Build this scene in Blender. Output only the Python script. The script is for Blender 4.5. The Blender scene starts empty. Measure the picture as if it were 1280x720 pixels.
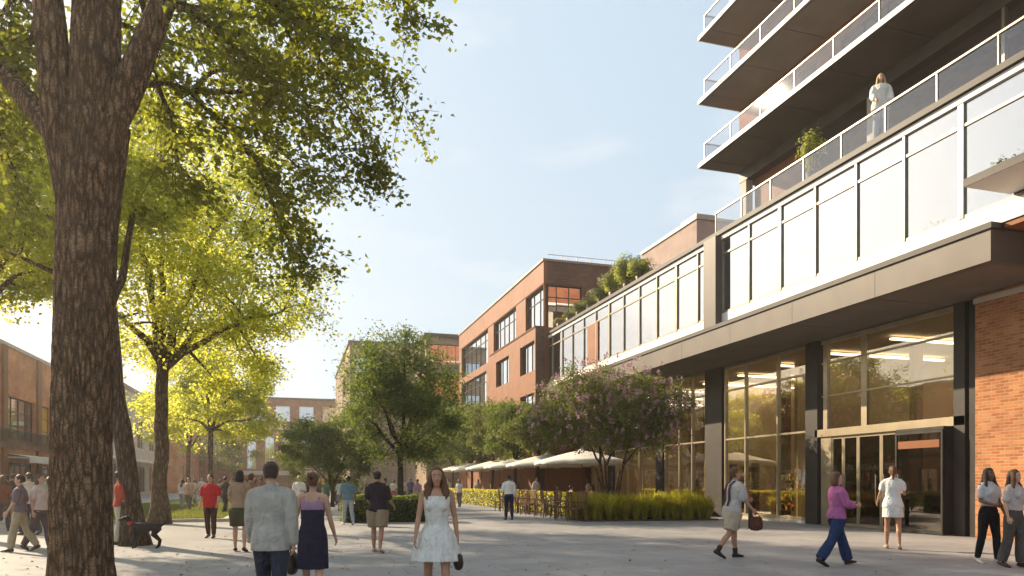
import bpy, bmesh, math, random
import numpy as np
from mathutils import Vector, Matrix, Quaternion, noise
R=math.radians
scene=bpy.context.scene
COL=scene.collection
rnd=random.Random(7)
# ------------------------------------------------------------------ camera numbers
F=900.0; TH=R(16.8); S_,C_=math.sin(TH),math.cos(TH); EYE=1.5; HOR=603.0
def W(px,d):
    r=(px-640)/F*d
    return (r*C_+d*S_, -r*S_+d*C_)
def ZZ(py,d): return EYE+(HOR-py)/F*d
def P3(px,py,d):
    x,y=W(px,d); return Vector((x,y,ZZ(py,d)))
def YX(px,X):
    d=F*X/(C_*(px-368.3)); return (d-X*S_)/C_
# ------------------------------------------------------------------ helpers
class MB:
    def __init__(s): s.v=[]; s.f=[]
    def quad(s,a,b,c,d):
        n=len(s.v); s.v+= [tuple(a),tuple(b),tuple(c),tuple(d)]; s.f.append((n,n+1,n+2,n+3)); return s
    def box(s,x0,x1,y0,y1,z0,z1):
        if x1<x0: x0,x1=x1,x0
        if y1<y0: y0,y1=y1,y0
        if z1<z0: z0,z1=z1,z0
        n=len(s.v)
        s.v+=[(x0,y0,z0),(x1,y0,z0),(x1,y1,z0),(x0,y1,z0),(x0,y0,z1),(x1,y0,z1),(x1,y1,z1),(x0,y1,z1)]
        for q in ((0,3,2,1),(4,5,6,7),(0,1,5,4),(1,2,6,5),(2,3,7,6),(3,0,4,7)): s.f.append(tuple(n+i for i in q))
        return s
    def loft(s,pts,rad,side=(1,0,0),n=12,cap=True,fold=None):
        pts=[Vector(p) for p in pts]; rad=[(r,r) if not isinstance(r,(tuple,list)) else r for r in rad]
        side=Vector(side); rings=[]
        def frame(t):
            u=side-t*side.dot(t)
            if u.length<1e-4: u=Vector((0,1,0))-t*t.y
            u.normalize(); return u,t.cross(u)
        T=[]
        for i in range(len(pts)):
            t=(pts[min(i+1,len(pts)-1)]-pts[max(i-1,0)]); t.normalize(); T.append(t)
        P=list(pts); Rr=list(rad)
        if cap:
            a,b=rad[0]; m=min(a,b)
            P=[pts[0]-T[0]*m*.75,pts[0]-T[0]*m*.45]+P; Rr=[(a*.35,b*.35),(a*.8,b*.8)]+Rr; T=[T[0],T[0]]+T
            a,b=rad[-1]; m=min(a,b)
            P=P+[pts[-1]+T[-1]*m*.45,pts[-1]+T[-1]*m*.75]; Rr=Rr+[(a*.8,b*.8),(a*.35,b*.35)]; T=T+[T[-1],T[-1]]
        base=len(s.v)
        for i,(p,(a,b),t) in enumerate(zip(P,Rr,T)):
            u,w=frame(t)
            for k in range(n):
                an=2*math.pi*k/n; q=1.0
                if fold: q=fold(i/(len(P)-1),an)
                s.v.append(tuple(p+u*(a*q*math.cos(an))+w*(b*q*math.sin(an))))
        for i in range(len(P)-1):
            for k in range(n):
                k2=(k+1)%n; s.f.append((base+i*n+k,base+i*n+k2,base+(i+1)*n+k2,base+(i+1)*n+k))
        s.f.append(tuple(base+k for k in range(n))[::-1]); s.f.append(tuple(base+(len(P)-1)*n+k for k in range(n)))
        return s
    def tube(s,pts,r,n=8):
        if not isinstance(r,(list,tuple)): r=[r]*len(pts)
        return s.loft(pts,list(r),side=(1,0.13,0.07),n=n,cap=False)
    def ell(s,c,rx,ry,rz,n=12,m=8):
        base=len(s.v); c=Vector(c)
        for i in range(1,m):
            ph=math.pi*i/m
            for k in range(n):
                an=2*math.pi*k/n; s.v.append((c.x+rx*math.sin(ph)*math.cos(an),c.y+ry*math.sin(ph)*math.sin(an),c.z+rz*math.cos(ph)))
        t=len(s.v); s.v.append((c.x,c.y,c.z+rz)); s.v.append((c.x,c.y,c.z-rz))
        for i in range(m-2):
            for k in range(n):
                k2=(k+1)%n; s.f.append((base+i*n+k,base+(i+1)*n+k,base+(i+1)*n+k2,base+i*n+k2))
        for k in range(n):
            k2=(k+1)%n; s.f.append((t,base+k,base+k2)); s.f.append((t+1,base+(m-2)*n+k2,base+(m-2)*n+k))
        return s
    def mesh(s,name):
        me=bpy.data.meshes.new(name); me.from_pydata(s.v,[],s.f); me.update(); return me
    def build(s,name,mat,parent=None,smooth=False,loc=None,rotz=0):
        me=s.mesh(name)
        if mat: me.materials.append(mat)
        if smooth: me.polygons.foreach_set('use_smooth',[True]*len(me.polygons))
        o=bpy.data.objects.new(name,me); COL.objects.link(o)
        if parent: o.parent=parent
        if loc: o.location=loc
        if rotz: o.rotation_euler=(0,0,rotz)
        return o
def tag(o,label=None,cat=None,group=None,kind=None):
    if label: o['label']=label
    if cat: o['category']=cat
    if group: o['group']=group
    if kind: o['kind']=kind
    return o
def empty(name,loc=(0,0,0),rotz=0):
    o=bpy.data.objects.new(name,None); COL.objects.link(o); o.location=loc; o.rotation_euler=(0,0,rotz); o.empty_display_size=.2
    return o
def copy_tree(o,parent=None):
    c=o.copy(); COL.objects.link(c); c.parent=parent
    for ch in list(o.children): copy_tree(ch,c)
    return c
# ------------------------------------------------------------------ materials
def newmat(name):
    m=bpy.data.materials.new(name); m.use_nodes=True; nt=m.node_tree; nt.nodes.clear(); return m,nt
def N(nt,t,**k):
    n=nt.nodes.new(t)
    for a,b in k.items():
        if a.startswith('i_'): n.inputs[a[2:].replace('_',' ')].default_value=b
        else: setattr(n,a,b)
    return n
def col4(c): return (c[0],c[1],c[2],1)
def mat_noise(name,c1,c2,scale=3,rough=.8,bump=.15,bscale=25,metal=0,spec=.3,coord='Object',bdist=.02,detail=6):
    m,nt=newmat(name); L=nt.links.new
    out=N(nt,'ShaderNodeOutputMaterial'); b=N(nt,'ShaderNodeBsdfPrincipled'); b.inputs['Roughness'].default_value=rough
    b.inputs['Metallic'].default_value=metal; b.inputs['Specular IOR Level'].default_value=spec
    tc=N(nt,'ShaderNodeTexCoord'); n=N(nt,'ShaderNodeTexNoise'); n.inputs['Scale'].default_value=scale; n.inputs['Detail'].default_value=detail
    L(tc.outputs[coord],n.inputs['Vector'])
    r=N(nt,'ShaderNodeValToRGB'); r.color_ramp.elements[0].position=.3; r.color_ramp.elements[1].position=.7
    r.color_ramp.elements[0].color=col4(c1); r.color_ramp.elements[1].color=col4(c2)
    L(n.outputs['Fac'],r.inputs['Fac']); L(r.outputs['Color'],b.inputs['Base Color'])
    if bump:
        n2=N(nt,'ShaderNodeTexNoise'); n2.inputs['Scale'].default_value=bscale; n2.inputs['Detail'].default_value=4; L(tc.outputs[coord],n2.inputs['Vector'])
        bp=N(nt,'ShaderNodeBump'); bp.inputs['Strength'].default_value=bump; bp.inputs['Distance'].default_value=bdist
        L(n2.outputs['Fac'],bp.inputs['Height']); L(bp.outputs['Normal'],b.inputs['Normal'])
    L(b.outputs[0],out.inputs[0]); return m
def wallvec(nt):
    L=nt.links.new
    g=N(nt,'ShaderNodeNewGeometry'); sn=N(nt,'ShaderNodeSeparateXYZ'); sp=N(nt,'ShaderNodeSeparateXYZ')
    L(g.outputs['True Normal'],sn.inputs[0]); L(g.outputs['Position'],sp.inputs[0])
    ab=N(nt,'ShaderNodeMath',operation='ABSOLUTE'); L(sn.outputs['X'],ab.inputs[0])
    gt=N(nt,'ShaderNodeMath',operation='GREATER_THAN'); gt.inputs[1].default_value=.5; L(ab.outputs[0],gt.inputs[0])
    mx=N(nt,'ShaderNodeMix'); mx.data_type='FLOAT'; L(gt.outputs[0],mx.inputs[0]); L(sp.outputs['X'],mx.inputs[2]); L(sp.outputs['Y'],mx.inputs[3])
    cb=N(nt,'ShaderNodeCombineXYZ'); L(mx.outputs[0],cb.inputs['X']); L(sp.outputs['Z'],cb.inputs['Y'])
    return cb,g
def mat_brick(name,c1,c2,mortar,bw=.3,bh=.1,ms=.012):
    m,nt=newmat(name); L=nt.links.new
    out=N(nt,'ShaderNodeOutputMaterial'); b=N(nt,'ShaderNodeBsdfPrincipled'); b.inputs['Roughness'].default_value=.9; b.inputs['Specular IOR Level'].default_value=.2
    cb,g=wallvec(nt)
    t=N(nt,'ShaderNodeTexBrick'); t.inputs['Scale'].default_value=1; t.inputs['Brick Width'].default_value=bw; t.inputs['Row Height'].default_value=bh
    t.inputs['Mortar Size'].default_value=ms; t.inputs['Mortar Smooth'].default_value=.3; t.inputs['Bias'].default_value=-.1
    t.inputs['Color1'].default_value=col4(c1); t.inputs['Color2'].default_value=col4(c2); t.inputs['Mortar'].default_value=col4(mortar)
    L(cb.outputs[0],t.inputs['Vector'])
    n=N(nt,'ShaderNodeTexNoise'); n.inputs['Scale'].default_value=.8; n.inputs['Detail'].default_value=8; L(g.outputs['Position'],n.inputs['Vector'])
    r=N(nt,'ShaderNodeValToRGB'); r.color_ramp.elements[0].color=(.72,.7,.7,1); r.color_ramp.elements[1].color=(1.1,1.1,1.05,1); r.color_ramp.elements[0].position=.35; r.color_ramp.elements[1].position=.65
    L(n.outputs['Fac'],r.inputs['Fac'])
    mx=N(nt,'ShaderNodeMix'); mx.data_type='RGBA'; mx.blend_type='MULTIPLY'; mx.inputs[0].default_value=1; L(t.outputs['Color'],mx.inputs[6]); L(r.outputs['Color'],mx.inputs[7])
    L(mx.outputs[2],b.inputs['Base Color'])
    bp=N(nt,'ShaderNodeBump'); bp.inputs['Strength'].default_value=.5; bp.inputs['Distance'].default_value=.01; bp.invert=True
    L(t.outputs['Fac'],bp.inputs['Height']); L(bp.outputs['Normal'],b.inputs['Normal'])
    L(b.outputs[0],out.inputs[0]); return m
def mat_glass(name,tint=(.9,.95,1),trans=(.8,.85,.85),refl=.5,rough=.01,wav=.004,wscale=.35):
    """coated architectural glass: mirror share + see-through share"""
    m,nt=newmat(name); L=nt.links.new
    out=N(nt,'ShaderNodeOutputMaterial'); gl=N(nt,'ShaderNodeBsdfGlossy'); gl.inputs['Roughness'].default_value=rough; gl.inputs['Color'].default_value=col4(tint)
    tr=N(nt,'ShaderNodeBsdfTransparent'); tr.inputs['Color'].default_value=col4(trans)
    fr=N(nt,'ShaderNodeFresnel'); fr.inputs['IOR'].default_value=1.5
    mr=N(nt,'ShaderNodeMapRange'); mr.inputs['To Min'].default_value=refl; mr.inputs['To Max'].default_value=1; L(fr.outputs[0],mr.inputs['Value'])
    g=N(nt,'ShaderNodeNewGeometry'); n=N(nt,'ShaderNodeTexNoise'); n.inputs['Scale'].default_value=wscale; n.inputs['Detail'].default_value=1; L(g.outputs['Position'],n.inputs['Vector'])
    bp=N(nt,'ShaderNodeBump'); bp.inputs['Strength'].default_value=1; bp.inputs['Distance'].default_value=wav; L(n.outputs['Fac'],bp.inputs['Height'])
    L(bp.outputs['Normal'],gl.inputs['Normal'])
    mx=N(nt,'ShaderNodeMixShader'); bk=N(nt,'ShaderNodeMath',operation='SUBTRACT'); bk.inputs[0].default_value=1; L(g.outputs['Backfacing'],bk.inputs[1]); fm=N(nt,'ShaderNodeMath',operation='MULTIPLY'); L(mr.outputs[0],fm.inputs[0]); L(bk.outputs[0],fm.inputs[1]); L(fm.outputs[0],mx.inputs[0]); L(tr.outputs[0],mx.inputs[1]); L(gl.outputs[0],mx.inputs[2]); L(mx.outputs[0],out.inputs[0])
    return m
def mat_leaf(name,c1,c2,tc,tf=.5,scale=.7):
    m,nt=newmat(name); L=nt.links.new
    out=N(nt,'ShaderNodeOutputMaterial'); b=N(nt,'ShaderNodeBsdfPrincipled'); b.inputs['Roughness'].default_value=.55; b.inputs['Specular IOR Level'].default_value=.25
    g=N(nt,'ShaderNodeNewGeometry'); n=N(nt,'ShaderNodeTexNoise'); n.inputs['Scale'].default_value=scale; n.inputs['Detail'].default_value=3; L(g.outputs['Position'],n.inputs['Vector'])
    add=N(nt,'ShaderNodeMath',operation='ADD'); ml=N(nt,'ShaderNodeMath',operation='MULTIPLY'); ml.inputs[1].default_value=.5
    sb=N(nt,'ShaderNodeMath',operation='SUBTRACT'); sb.inputs[1].default_value=.5
    L(g.outputs['Random Per Island'],sb.inputs[0]); L(sb.outputs[0],ml.inputs[0]); L(n.outputs['Fac'],add.inputs[0]); L(ml.outputs[0],add.inputs[1])
    r=N(nt,'ShaderNodeValToRGB'); r.color_ramp.elements[0].position=.3; r.color_ramp.elements[1].position=.75
    r.color_ramp.elements[0].color=col4(c1); r.color_ramp.elements[1].color=col4(c2); L(add.outputs[0],r.inputs['Fac']); L(r.outputs[0],b.inputs['Base Color'])
    tl=N(nt,'ShaderNodeBsdfTranslucent')
    r2=N(nt,'ShaderNodeValToRGB'); r2.color_ramp.elements[0].position=.25; r2.color_ramp.elements[1].position=.8
    r2.color_ramp.elements[0].color=(tc[0]*.6,tc[1]*.7,tc[2]*.6,1); r2.color_ramp.elements[1].color=col4(tc); L(add.outputs[0],r2.inputs['Fac']); L(r2.outputs[0],tl.inputs['Color'])
    mx=N(nt,'ShaderNodeMixShader'); mx.inputs[0].default_value=tf; L(b.outputs[0],mx.inputs[1]); L(tl.outputs[0],mx.inputs[2]); L(mx.outputs[0],out.inputs[0]); return m
def mat_bark(name,c1,c2,c3,sc=1.0):
    m,nt=newmat(name); L=nt.links.new
    out=N(nt,'ShaderNodeOutputMaterial'); b=N(nt,'ShaderNodeBsdfPrincipled'); b.inputs['Roughness'].default_value=.95; b.inputs['Specular IOR Level'].default_value=.15
    tc=N(nt,'ShaderNodeTexCoord'); mp=N(nt,'ShaderNodeMapping'); mp.inputs['Scale'].default_value=(1,1,.2); L(tc.outputs['Object'],mp.inputs['Vector'])
    wn=N(nt,'ShaderNodeTexNoise'); wn.inputs['Scale'].default_value=7*sc; wn.inputs['Detail'].default_value=8; wn.inputs['Roughness'].default_value=.65; L(mp.outputs[0],wn.inputs['Vector'])
    mv=N(nt,'ShaderNodeVectorMath',operation='MULTIPLY_ADD'); mv.inputs[1].default_value=(.16/sc,)*3; L(wn.outputs['Color'],mv.inputs[0]); L(mp.outputs[0],mv.inputs[2])
    v=N(nt,'ShaderNodeTexVoronoi'); v.feature='DISTANCE_TO_EDGE'; v.inputs['Scale'].default_value=10*sc; L(mv.outputs[0],v.inputs['Vector'])
    n=N(nt,'ShaderNodeTexNoise'); n.inputs['Scale'].default_value=26*sc; n.inputs['Detail'].default_value=9; n.inputs['Roughness'].default_value=.75; L(tc.outputs['Object'],n.inputs['Vector'])
    mr=N(nt,'ShaderNodeMapRange'); mr.inputs['From Max'].default_value=.34; L(v.outputs['Distance'],mr.inputs['Value'])
    nr=N(nt,'ShaderNodeMapRange'); nr.inputs['From Min'].default_value=.36; nr.inputs['From Max'].default_value=.66; L(n.outputs['Fac'],nr.inputs['Value'])
    ad=N(nt,'ShaderNodeMath',operation='MULTIPLY'); L(mr.outputs[0],ad.inputs[0]); L(nr.outputs[0],ad.inputs[1])
    r=N(nt,'ShaderNodeValToRGB'); e=r.color_ramp.elements; e[0].position=.02; e[0].color=col4(c1); e[1].position=.75; e[1].color=col4(c3)
    k=e.new(.28); k.color=col4(c2); L(ad.outputs[0],r.inputs['Fac']); L(r.outputs['Color'],b.inputs['Base Color'])
    bp=N(nt,'ShaderNodeBump'); bp.inputs['Strength'].default_value=1; bp.inputs['Distance'].default_value=.05/sc; L(ad.outputs[0],bp.inputs['Height']); L(bp.outputs['Normal'],b.inputs['Normal'])
    L(b.outputs[0],out.inputs[0]); return m
def mat_paving():
    m,nt=newmat('plaza_paving'); L=nt.links.new
    out=N(nt,'ShaderNodeOutputMaterial'); b=N(nt,'ShaderNodeBsdfPrincipled'); b.inputs['Specular IOR Level'].default_value=.35
    g=N(nt,'ShaderNodeNewGeometry')
    t=N(nt,'ShaderNodeTexBrick'); t.inputs['Scale'].default_value=1; t.inputs['Brick Width'].default_value=1.8; t.inputs['Row Height'].default_value=.9; t.inputs['Mortar Size'].default_value=.012
    t.inputs['Color1'].default_value=(.33,.32,.32,1); t.inputs['Color2'].default_value=(.38,.365,.36,1); t.inputs['Mortar'].default_value=(.25,.235,.23,1); L(g.outputs['Position'],t.inputs['Vector'])
    n=N(nt,'ShaderNodeTexNoise'); n.inputs['Scale'].default_value=.35; n.inputs['Detail'].default_value=10; n.inputs['Roughness'].default_value=.65; L(g.outputs['Position'],n.inputs['Vector'])
    r=N(nt,'ShaderNodeValToRGB'); r.color_ramp.elements[0].position=.3; r.color_ramp.elements[1].position=.7; r.color_ramp.elements[0].color=(.60,.585,.60,1); r.color_ramp.elements[1].color=(1.05,1.03,1,1); L(n.outputs['Fac'],r.inputs['Fac'])
    mx=N(nt,'ShaderNodeMix'); mx.data_type='RGBA'; mx.blend_type='MULTIPLY'; mx.inputs[0].default_value=1; L(t.outputs['Color'],mx.inputs[6]); L(r.outputs[0],mx.inputs[7])
    v=N(nt,'ShaderNodeTexNoise'); v.inputs['Scale'].default_value=60; v.inputs['Detail'].default_value=3; L(g.outputs['Position'],v.inputs['Vector'])
    r2=N(nt,'ShaderNodeValToRGB'); r2.color_ramp.elements[0].color=(.85,.85,.85,1); r2.color_ramp.elements[1].color=(1.1,1.1,1.1,1); L(v.outputs['Fac'],r2.inputs['Fac'])
    sn=N(nt,'ShaderNodeTexNoise'); sn.inputs['Scale'].default_value=1.7; sn.inputs['Detail'].default_value=6; sn.inputs['Distortion'].default_value=1.2; L(g.outputs['Position'],sn.inputs['Vector'])
    sr=N(nt,'ShaderNodeValToRGB'); sr.color_ramp.elements[0].position=.58; sr.color_ramp.elements[0].color=(1,1,1,1); sr.color_ramp.elements[1].position=.72; sr.color_ramp.elements[1].color=(.74,.72,.70,1); L(sn.outputs['Fac'],sr.inputs['Fac'])
    m3=N(nt,'ShaderNodeMix'); m3.data_type='RGBA'; m3.blend_type='MULTIPLY'; m3.inputs[0].default_value=1; L(mx.outputs[2],m3.inputs[6]); L(sr.outputs[0],m3.inputs[7]); mx=m3
    mx2=N(nt,'ShaderNodeMix'); mx2.data_type='RGBA'; mx2.blend_type='MULTIPLY'; mx2.inputs[0].default_value=1; L(mx.outputs[2],mx2.inputs[6]); L(r2.outputs[0],mx2.inputs[7]); L(mx2.outputs[2],b.inputs['Base Color'])
    rr=N(nt,'ShaderNodeMapRange'); rr.inputs['To Min'].default_value=.55; rr.inputs['To Max'].default_value=.85; L(n.outputs['Fac'],rr.inputs['Value']); L(rr.outputs[0],b.inputs['Roughness'])
    bp=N(nt,'ShaderNodeBump'); bp.inputs['Strength'].default_value=.3; bp.inputs['Distance'].default_value=.004; L(v.outputs['Fac'],bp.inputs['Height']); L(bp.outputs[0],b.inputs['Normal'])
    L(b.outputs[0],out.inputs[0]); return m
_cl={}
def cloth(c,vary=.78,scale=9,bump=.5):
    k=tuple(round(x,3) for x in c)
    if k in _cl: return _cl[k]
    m=mat_noise('fabric',tuple(x*vary for x in c),c,scale=scale,rough=.9,bump=.9,bscale=5.5,bdist=.05,spec=.15)
    nt=m.node_tree; n2=[n for n in nt.nodes if n.bl_idname=='ShaderNodeTexNoise'][1]; n2.inputs['Distortion'].default_value=1.6; n2.inputs['Detail'].default_value=3
    tc=[n for n in nt.nodes if n.bl_idname=='ShaderNodeTexCoord'][0]; mp=N(nt,'ShaderNodeMapping'); mp.inputs['Scale'].default_value=(1.7,1.7,.8); nt.links.new(tc.outputs['Object'],mp.inputs['Vector']); nt.links.new(mp.outputs[0],n2.inputs['Vector'])
    _cl[k]=m; return m
M={}
M['paving']=mat_paving()
M['brick']=mat_brick('brick_orange',(.36,.13,.055),(.56,.25,.11),(.44,.28,.17),.25,.083,.012)
M['brick_far']=mat_brick('brick_rust',(.28,.09,.045),(.37,.13,.06),(.25,.13,.09),.6,.2,.02)
M['brick_and_shade']=mat_brick('brick_brown_and_shade',(.16,.07,.045),(.24,.11,.07),(.13,.09,.07))  # brown brick; also carries the painted shade on building two's ends
M['brick_left']=mat_brick('brick_red',(.62,.21,.075),(.72,.29,.11),(.45,.28,.19),.5,.16,.02)
M['brick_tan']=mat_brick('brick_tan',(.26,.18,.12),(.34,.24,.16),(.28,.22,.17),.6,.2,.02)
M['orange_panel']=mat_noise('rust_panel',(.20,.07,.024),(.27,.10,.036),scale=1.2,rough=.65,bump=.1)
M['dark_metal']=mat_noise('bronze_metal',(.035,.028,.024),(.055,.045,.038),scale=1.5,rough=.55,bump=.05)
M['taupe']=mat_noise('taupe_panel',(.092,.074,.06),(.12,.098,.08),scale=1.1,rough=.5,bump=.04)
M['soffit']=mat_noise('soffit_board',(.14,.115,.10),(.18,.15,.13),scale=.9,rough=.7,bump=.05)
M['white_trim']=mat_noise('white_trim',(.70,.67,.62),(.80,.77,.72),scale=1.2,rough=.5,bump=.03)
M['stone']=mat_noise('pale_stone',(.44,.39,.32),(.56,.50,.42),scale=1.5,rough=.8,bump=.2)
M['frame_grey']=mat_noise('grey_frame',(.25,.21,.16),(.33,.28,.21),scale=2,rough=.4,metal=.4,bump=.02)
M['frame_dark']=mat_noise('dark_frame',(.03,.028,.026),(.05,.045,.04),scale=2,rough=.45,metal=.3,bump=.02)
M['frame_gold']=mat_noise('champagne_frame',(.38,.31,.21),(.48,.40,.28),scale=2,rough=.35,metal=.6,bump=.02)
M['band_glass']=mat_glass('mirror_glass',(.70,.72,.75),(.35,.35,.36),.75,.012,.012)
M['win_glass']=mat_glass('window_glass',(.92,.94,.96),(.3,.3,.3),.72,.02,.006)
M['shop_glass']=mat_glass('shopfront_glass',(1,.90,.72),(.85,.80,.69),.27,.012,.008,.5)
M['rail_glass']=mat_glass('rail_glass',(.8,.84,.9),(.82,.85,.88),.08,.02,.002)
M['door_glass']=mat_glass('dark_door_glass',(.8,.7,.6),(.35,.30,.26),.12,.02,.003)
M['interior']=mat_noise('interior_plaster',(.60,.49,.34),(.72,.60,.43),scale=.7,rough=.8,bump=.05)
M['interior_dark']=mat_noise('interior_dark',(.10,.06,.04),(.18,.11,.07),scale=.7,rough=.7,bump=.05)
M['lawn_blade']=mat_leaf('lawn_blade',(.08,.10,.02),(.17,.17,.035),(.34,.34,.06),.4,1.0)
M['pinkish']=mat_noise('pinkish_render',(.30,.22,.19),(.38,.28,.24),scale=1.2,rough=.85,bump=.15)
M['soffit_light']=mat_noise('soffit_light',(.12,.10,.085),(.16,.135,.115),scale=.8,rough=.7,bump=.04)
M['dry_leaf']=mat_leaf('dry_leaf',(.16,.09,.03),(.30,.20,.06),(.3,.2,.05),.2,3)
M['wood']=mat_noise('brown_wood',(.10,.04,.02),(.20,.085,.04),scale=7,rough=.6,bump=.15)
M['canvas']=mat_noise('cream_canvas',(.72,.66,.56),(.80,.75,.66),scale=2,rough=.9,bump=.1)
M['soil']=mat_noise('soil',(.06,.04,.03),(.11,.08,.055),scale=6,rough=1,bump=.5)
M['lawn']=mat_noise('lawn',(.07,.11,.02),(.16,.20,.04),scale=3,rough=1,bump=.6,bscale=60)
M['bark']=mat_bark('furrowed_bark',(.045,.026,.015),(.26,.155,.09),(.64,.42,.26),1.7)
M['bark2']=mat_bark('brown_bark',(.05,.03,.02),(.19,.12,.075),(.38,.26,.17),1.3)
M['bark_dark']=mat_bark('dark_bark',(.02,.014,.01),(.07,.05,.035),(.14,.10,.07),2)
M['leaf_main']=mat_leaf('leaf_broad',(.045,.055,.010),(.12,.115,.020),(.42,.43,.03),.52,.5)
M['leaf_gold']=mat_leaf('leaf_bright',(.07,.085,.012),(.17,.17,.022),(.98,.92,.12),.7,.35)
M['leaf_green']=mat_leaf('leaf_green',(.035,.055,.012),(.10,.125,.03),(.30,.36,.05),.45,.8)
M['leaf_olive']=mat_leaf('leaf_olive',(.07,.08,.02),(.17,.17,.045),(.34,.36,.07),.42,.8)
M['leaf_lime']=mat_leaf('leaf_lime',(.13,.15,.03),(.22,.23,.05),(.50,.50,.08),.5,1.2)
M['blade']=mat_leaf('grass_blade',(.20,.19,.03),(.42,.36,.06),(.95,.82,.09),.6,2.5)
M['blossom']=mat_leaf('lilac_blossom',(.46,.24,.32),(.72,.46,.54),(.6,.36,.42),.4,3)
M['skin']=mat_noise('skin',(.45,.26,.17),(.52,.31,.21),scale=6,rough=.55,bump=.03)
M['skin_tan']=mat_noise('tan_skin',(.38,.20,.12),(.44,.24,.15),scale=6,rough=.5,bump=.03)
M['skin_deep']=mat_noise('deep_skin',(.13,.065,.04),(.17,.09,.055),scale=6,rough=.5,bump=.03)
M['hair_dark']=mat_noise('dark_hair',(.018,.011,.008),(.05,.03,.02),scale=30,rough=.5,bump=.6,bscale=70)
M['hair_brown']=mat_noise('brown_hair',(.07,.03,.015),(.15,.07,.035),scale=30,rough=.5,bump=.6,bscale=70)
M['hair_blond']=mat_noise('blond_hair',(.42,.26,.10),(.62,.43,.20),scale=30,rough=.5,bump=.6,bscale=70)
M['eye']=mat_noise('eye_white',(.7,.68,.64),(.75,.73,.7),rough=.2,bump=0)
M['iris']=mat_noise('dark_iris',(.02,.012,.008),(.03,.02,.01),rough=.2,bump=0)
M['lips']=mat_noise('lips',(.36,.09,.07),(.42,.12,.09),rough=.4,bump=0)
M['leather']=mat_noise('dark_leather',(.02,.014,.012),(.04,.03,.025),scale=8,rough=.5,bump=.1)

m_,nt_=newmat('lamp_light'); e_=N(nt_,'ShaderNodeEmission'); e_.inputs['Color'].default_value=(1,.86,.66,1); e_.inputs['Strength'].default_value=3.2; nt_.links.new(e_.outputs[0],N(nt_,'ShaderNodeOutputMaterial').inputs[0]); M['lamp']=m_
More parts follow.
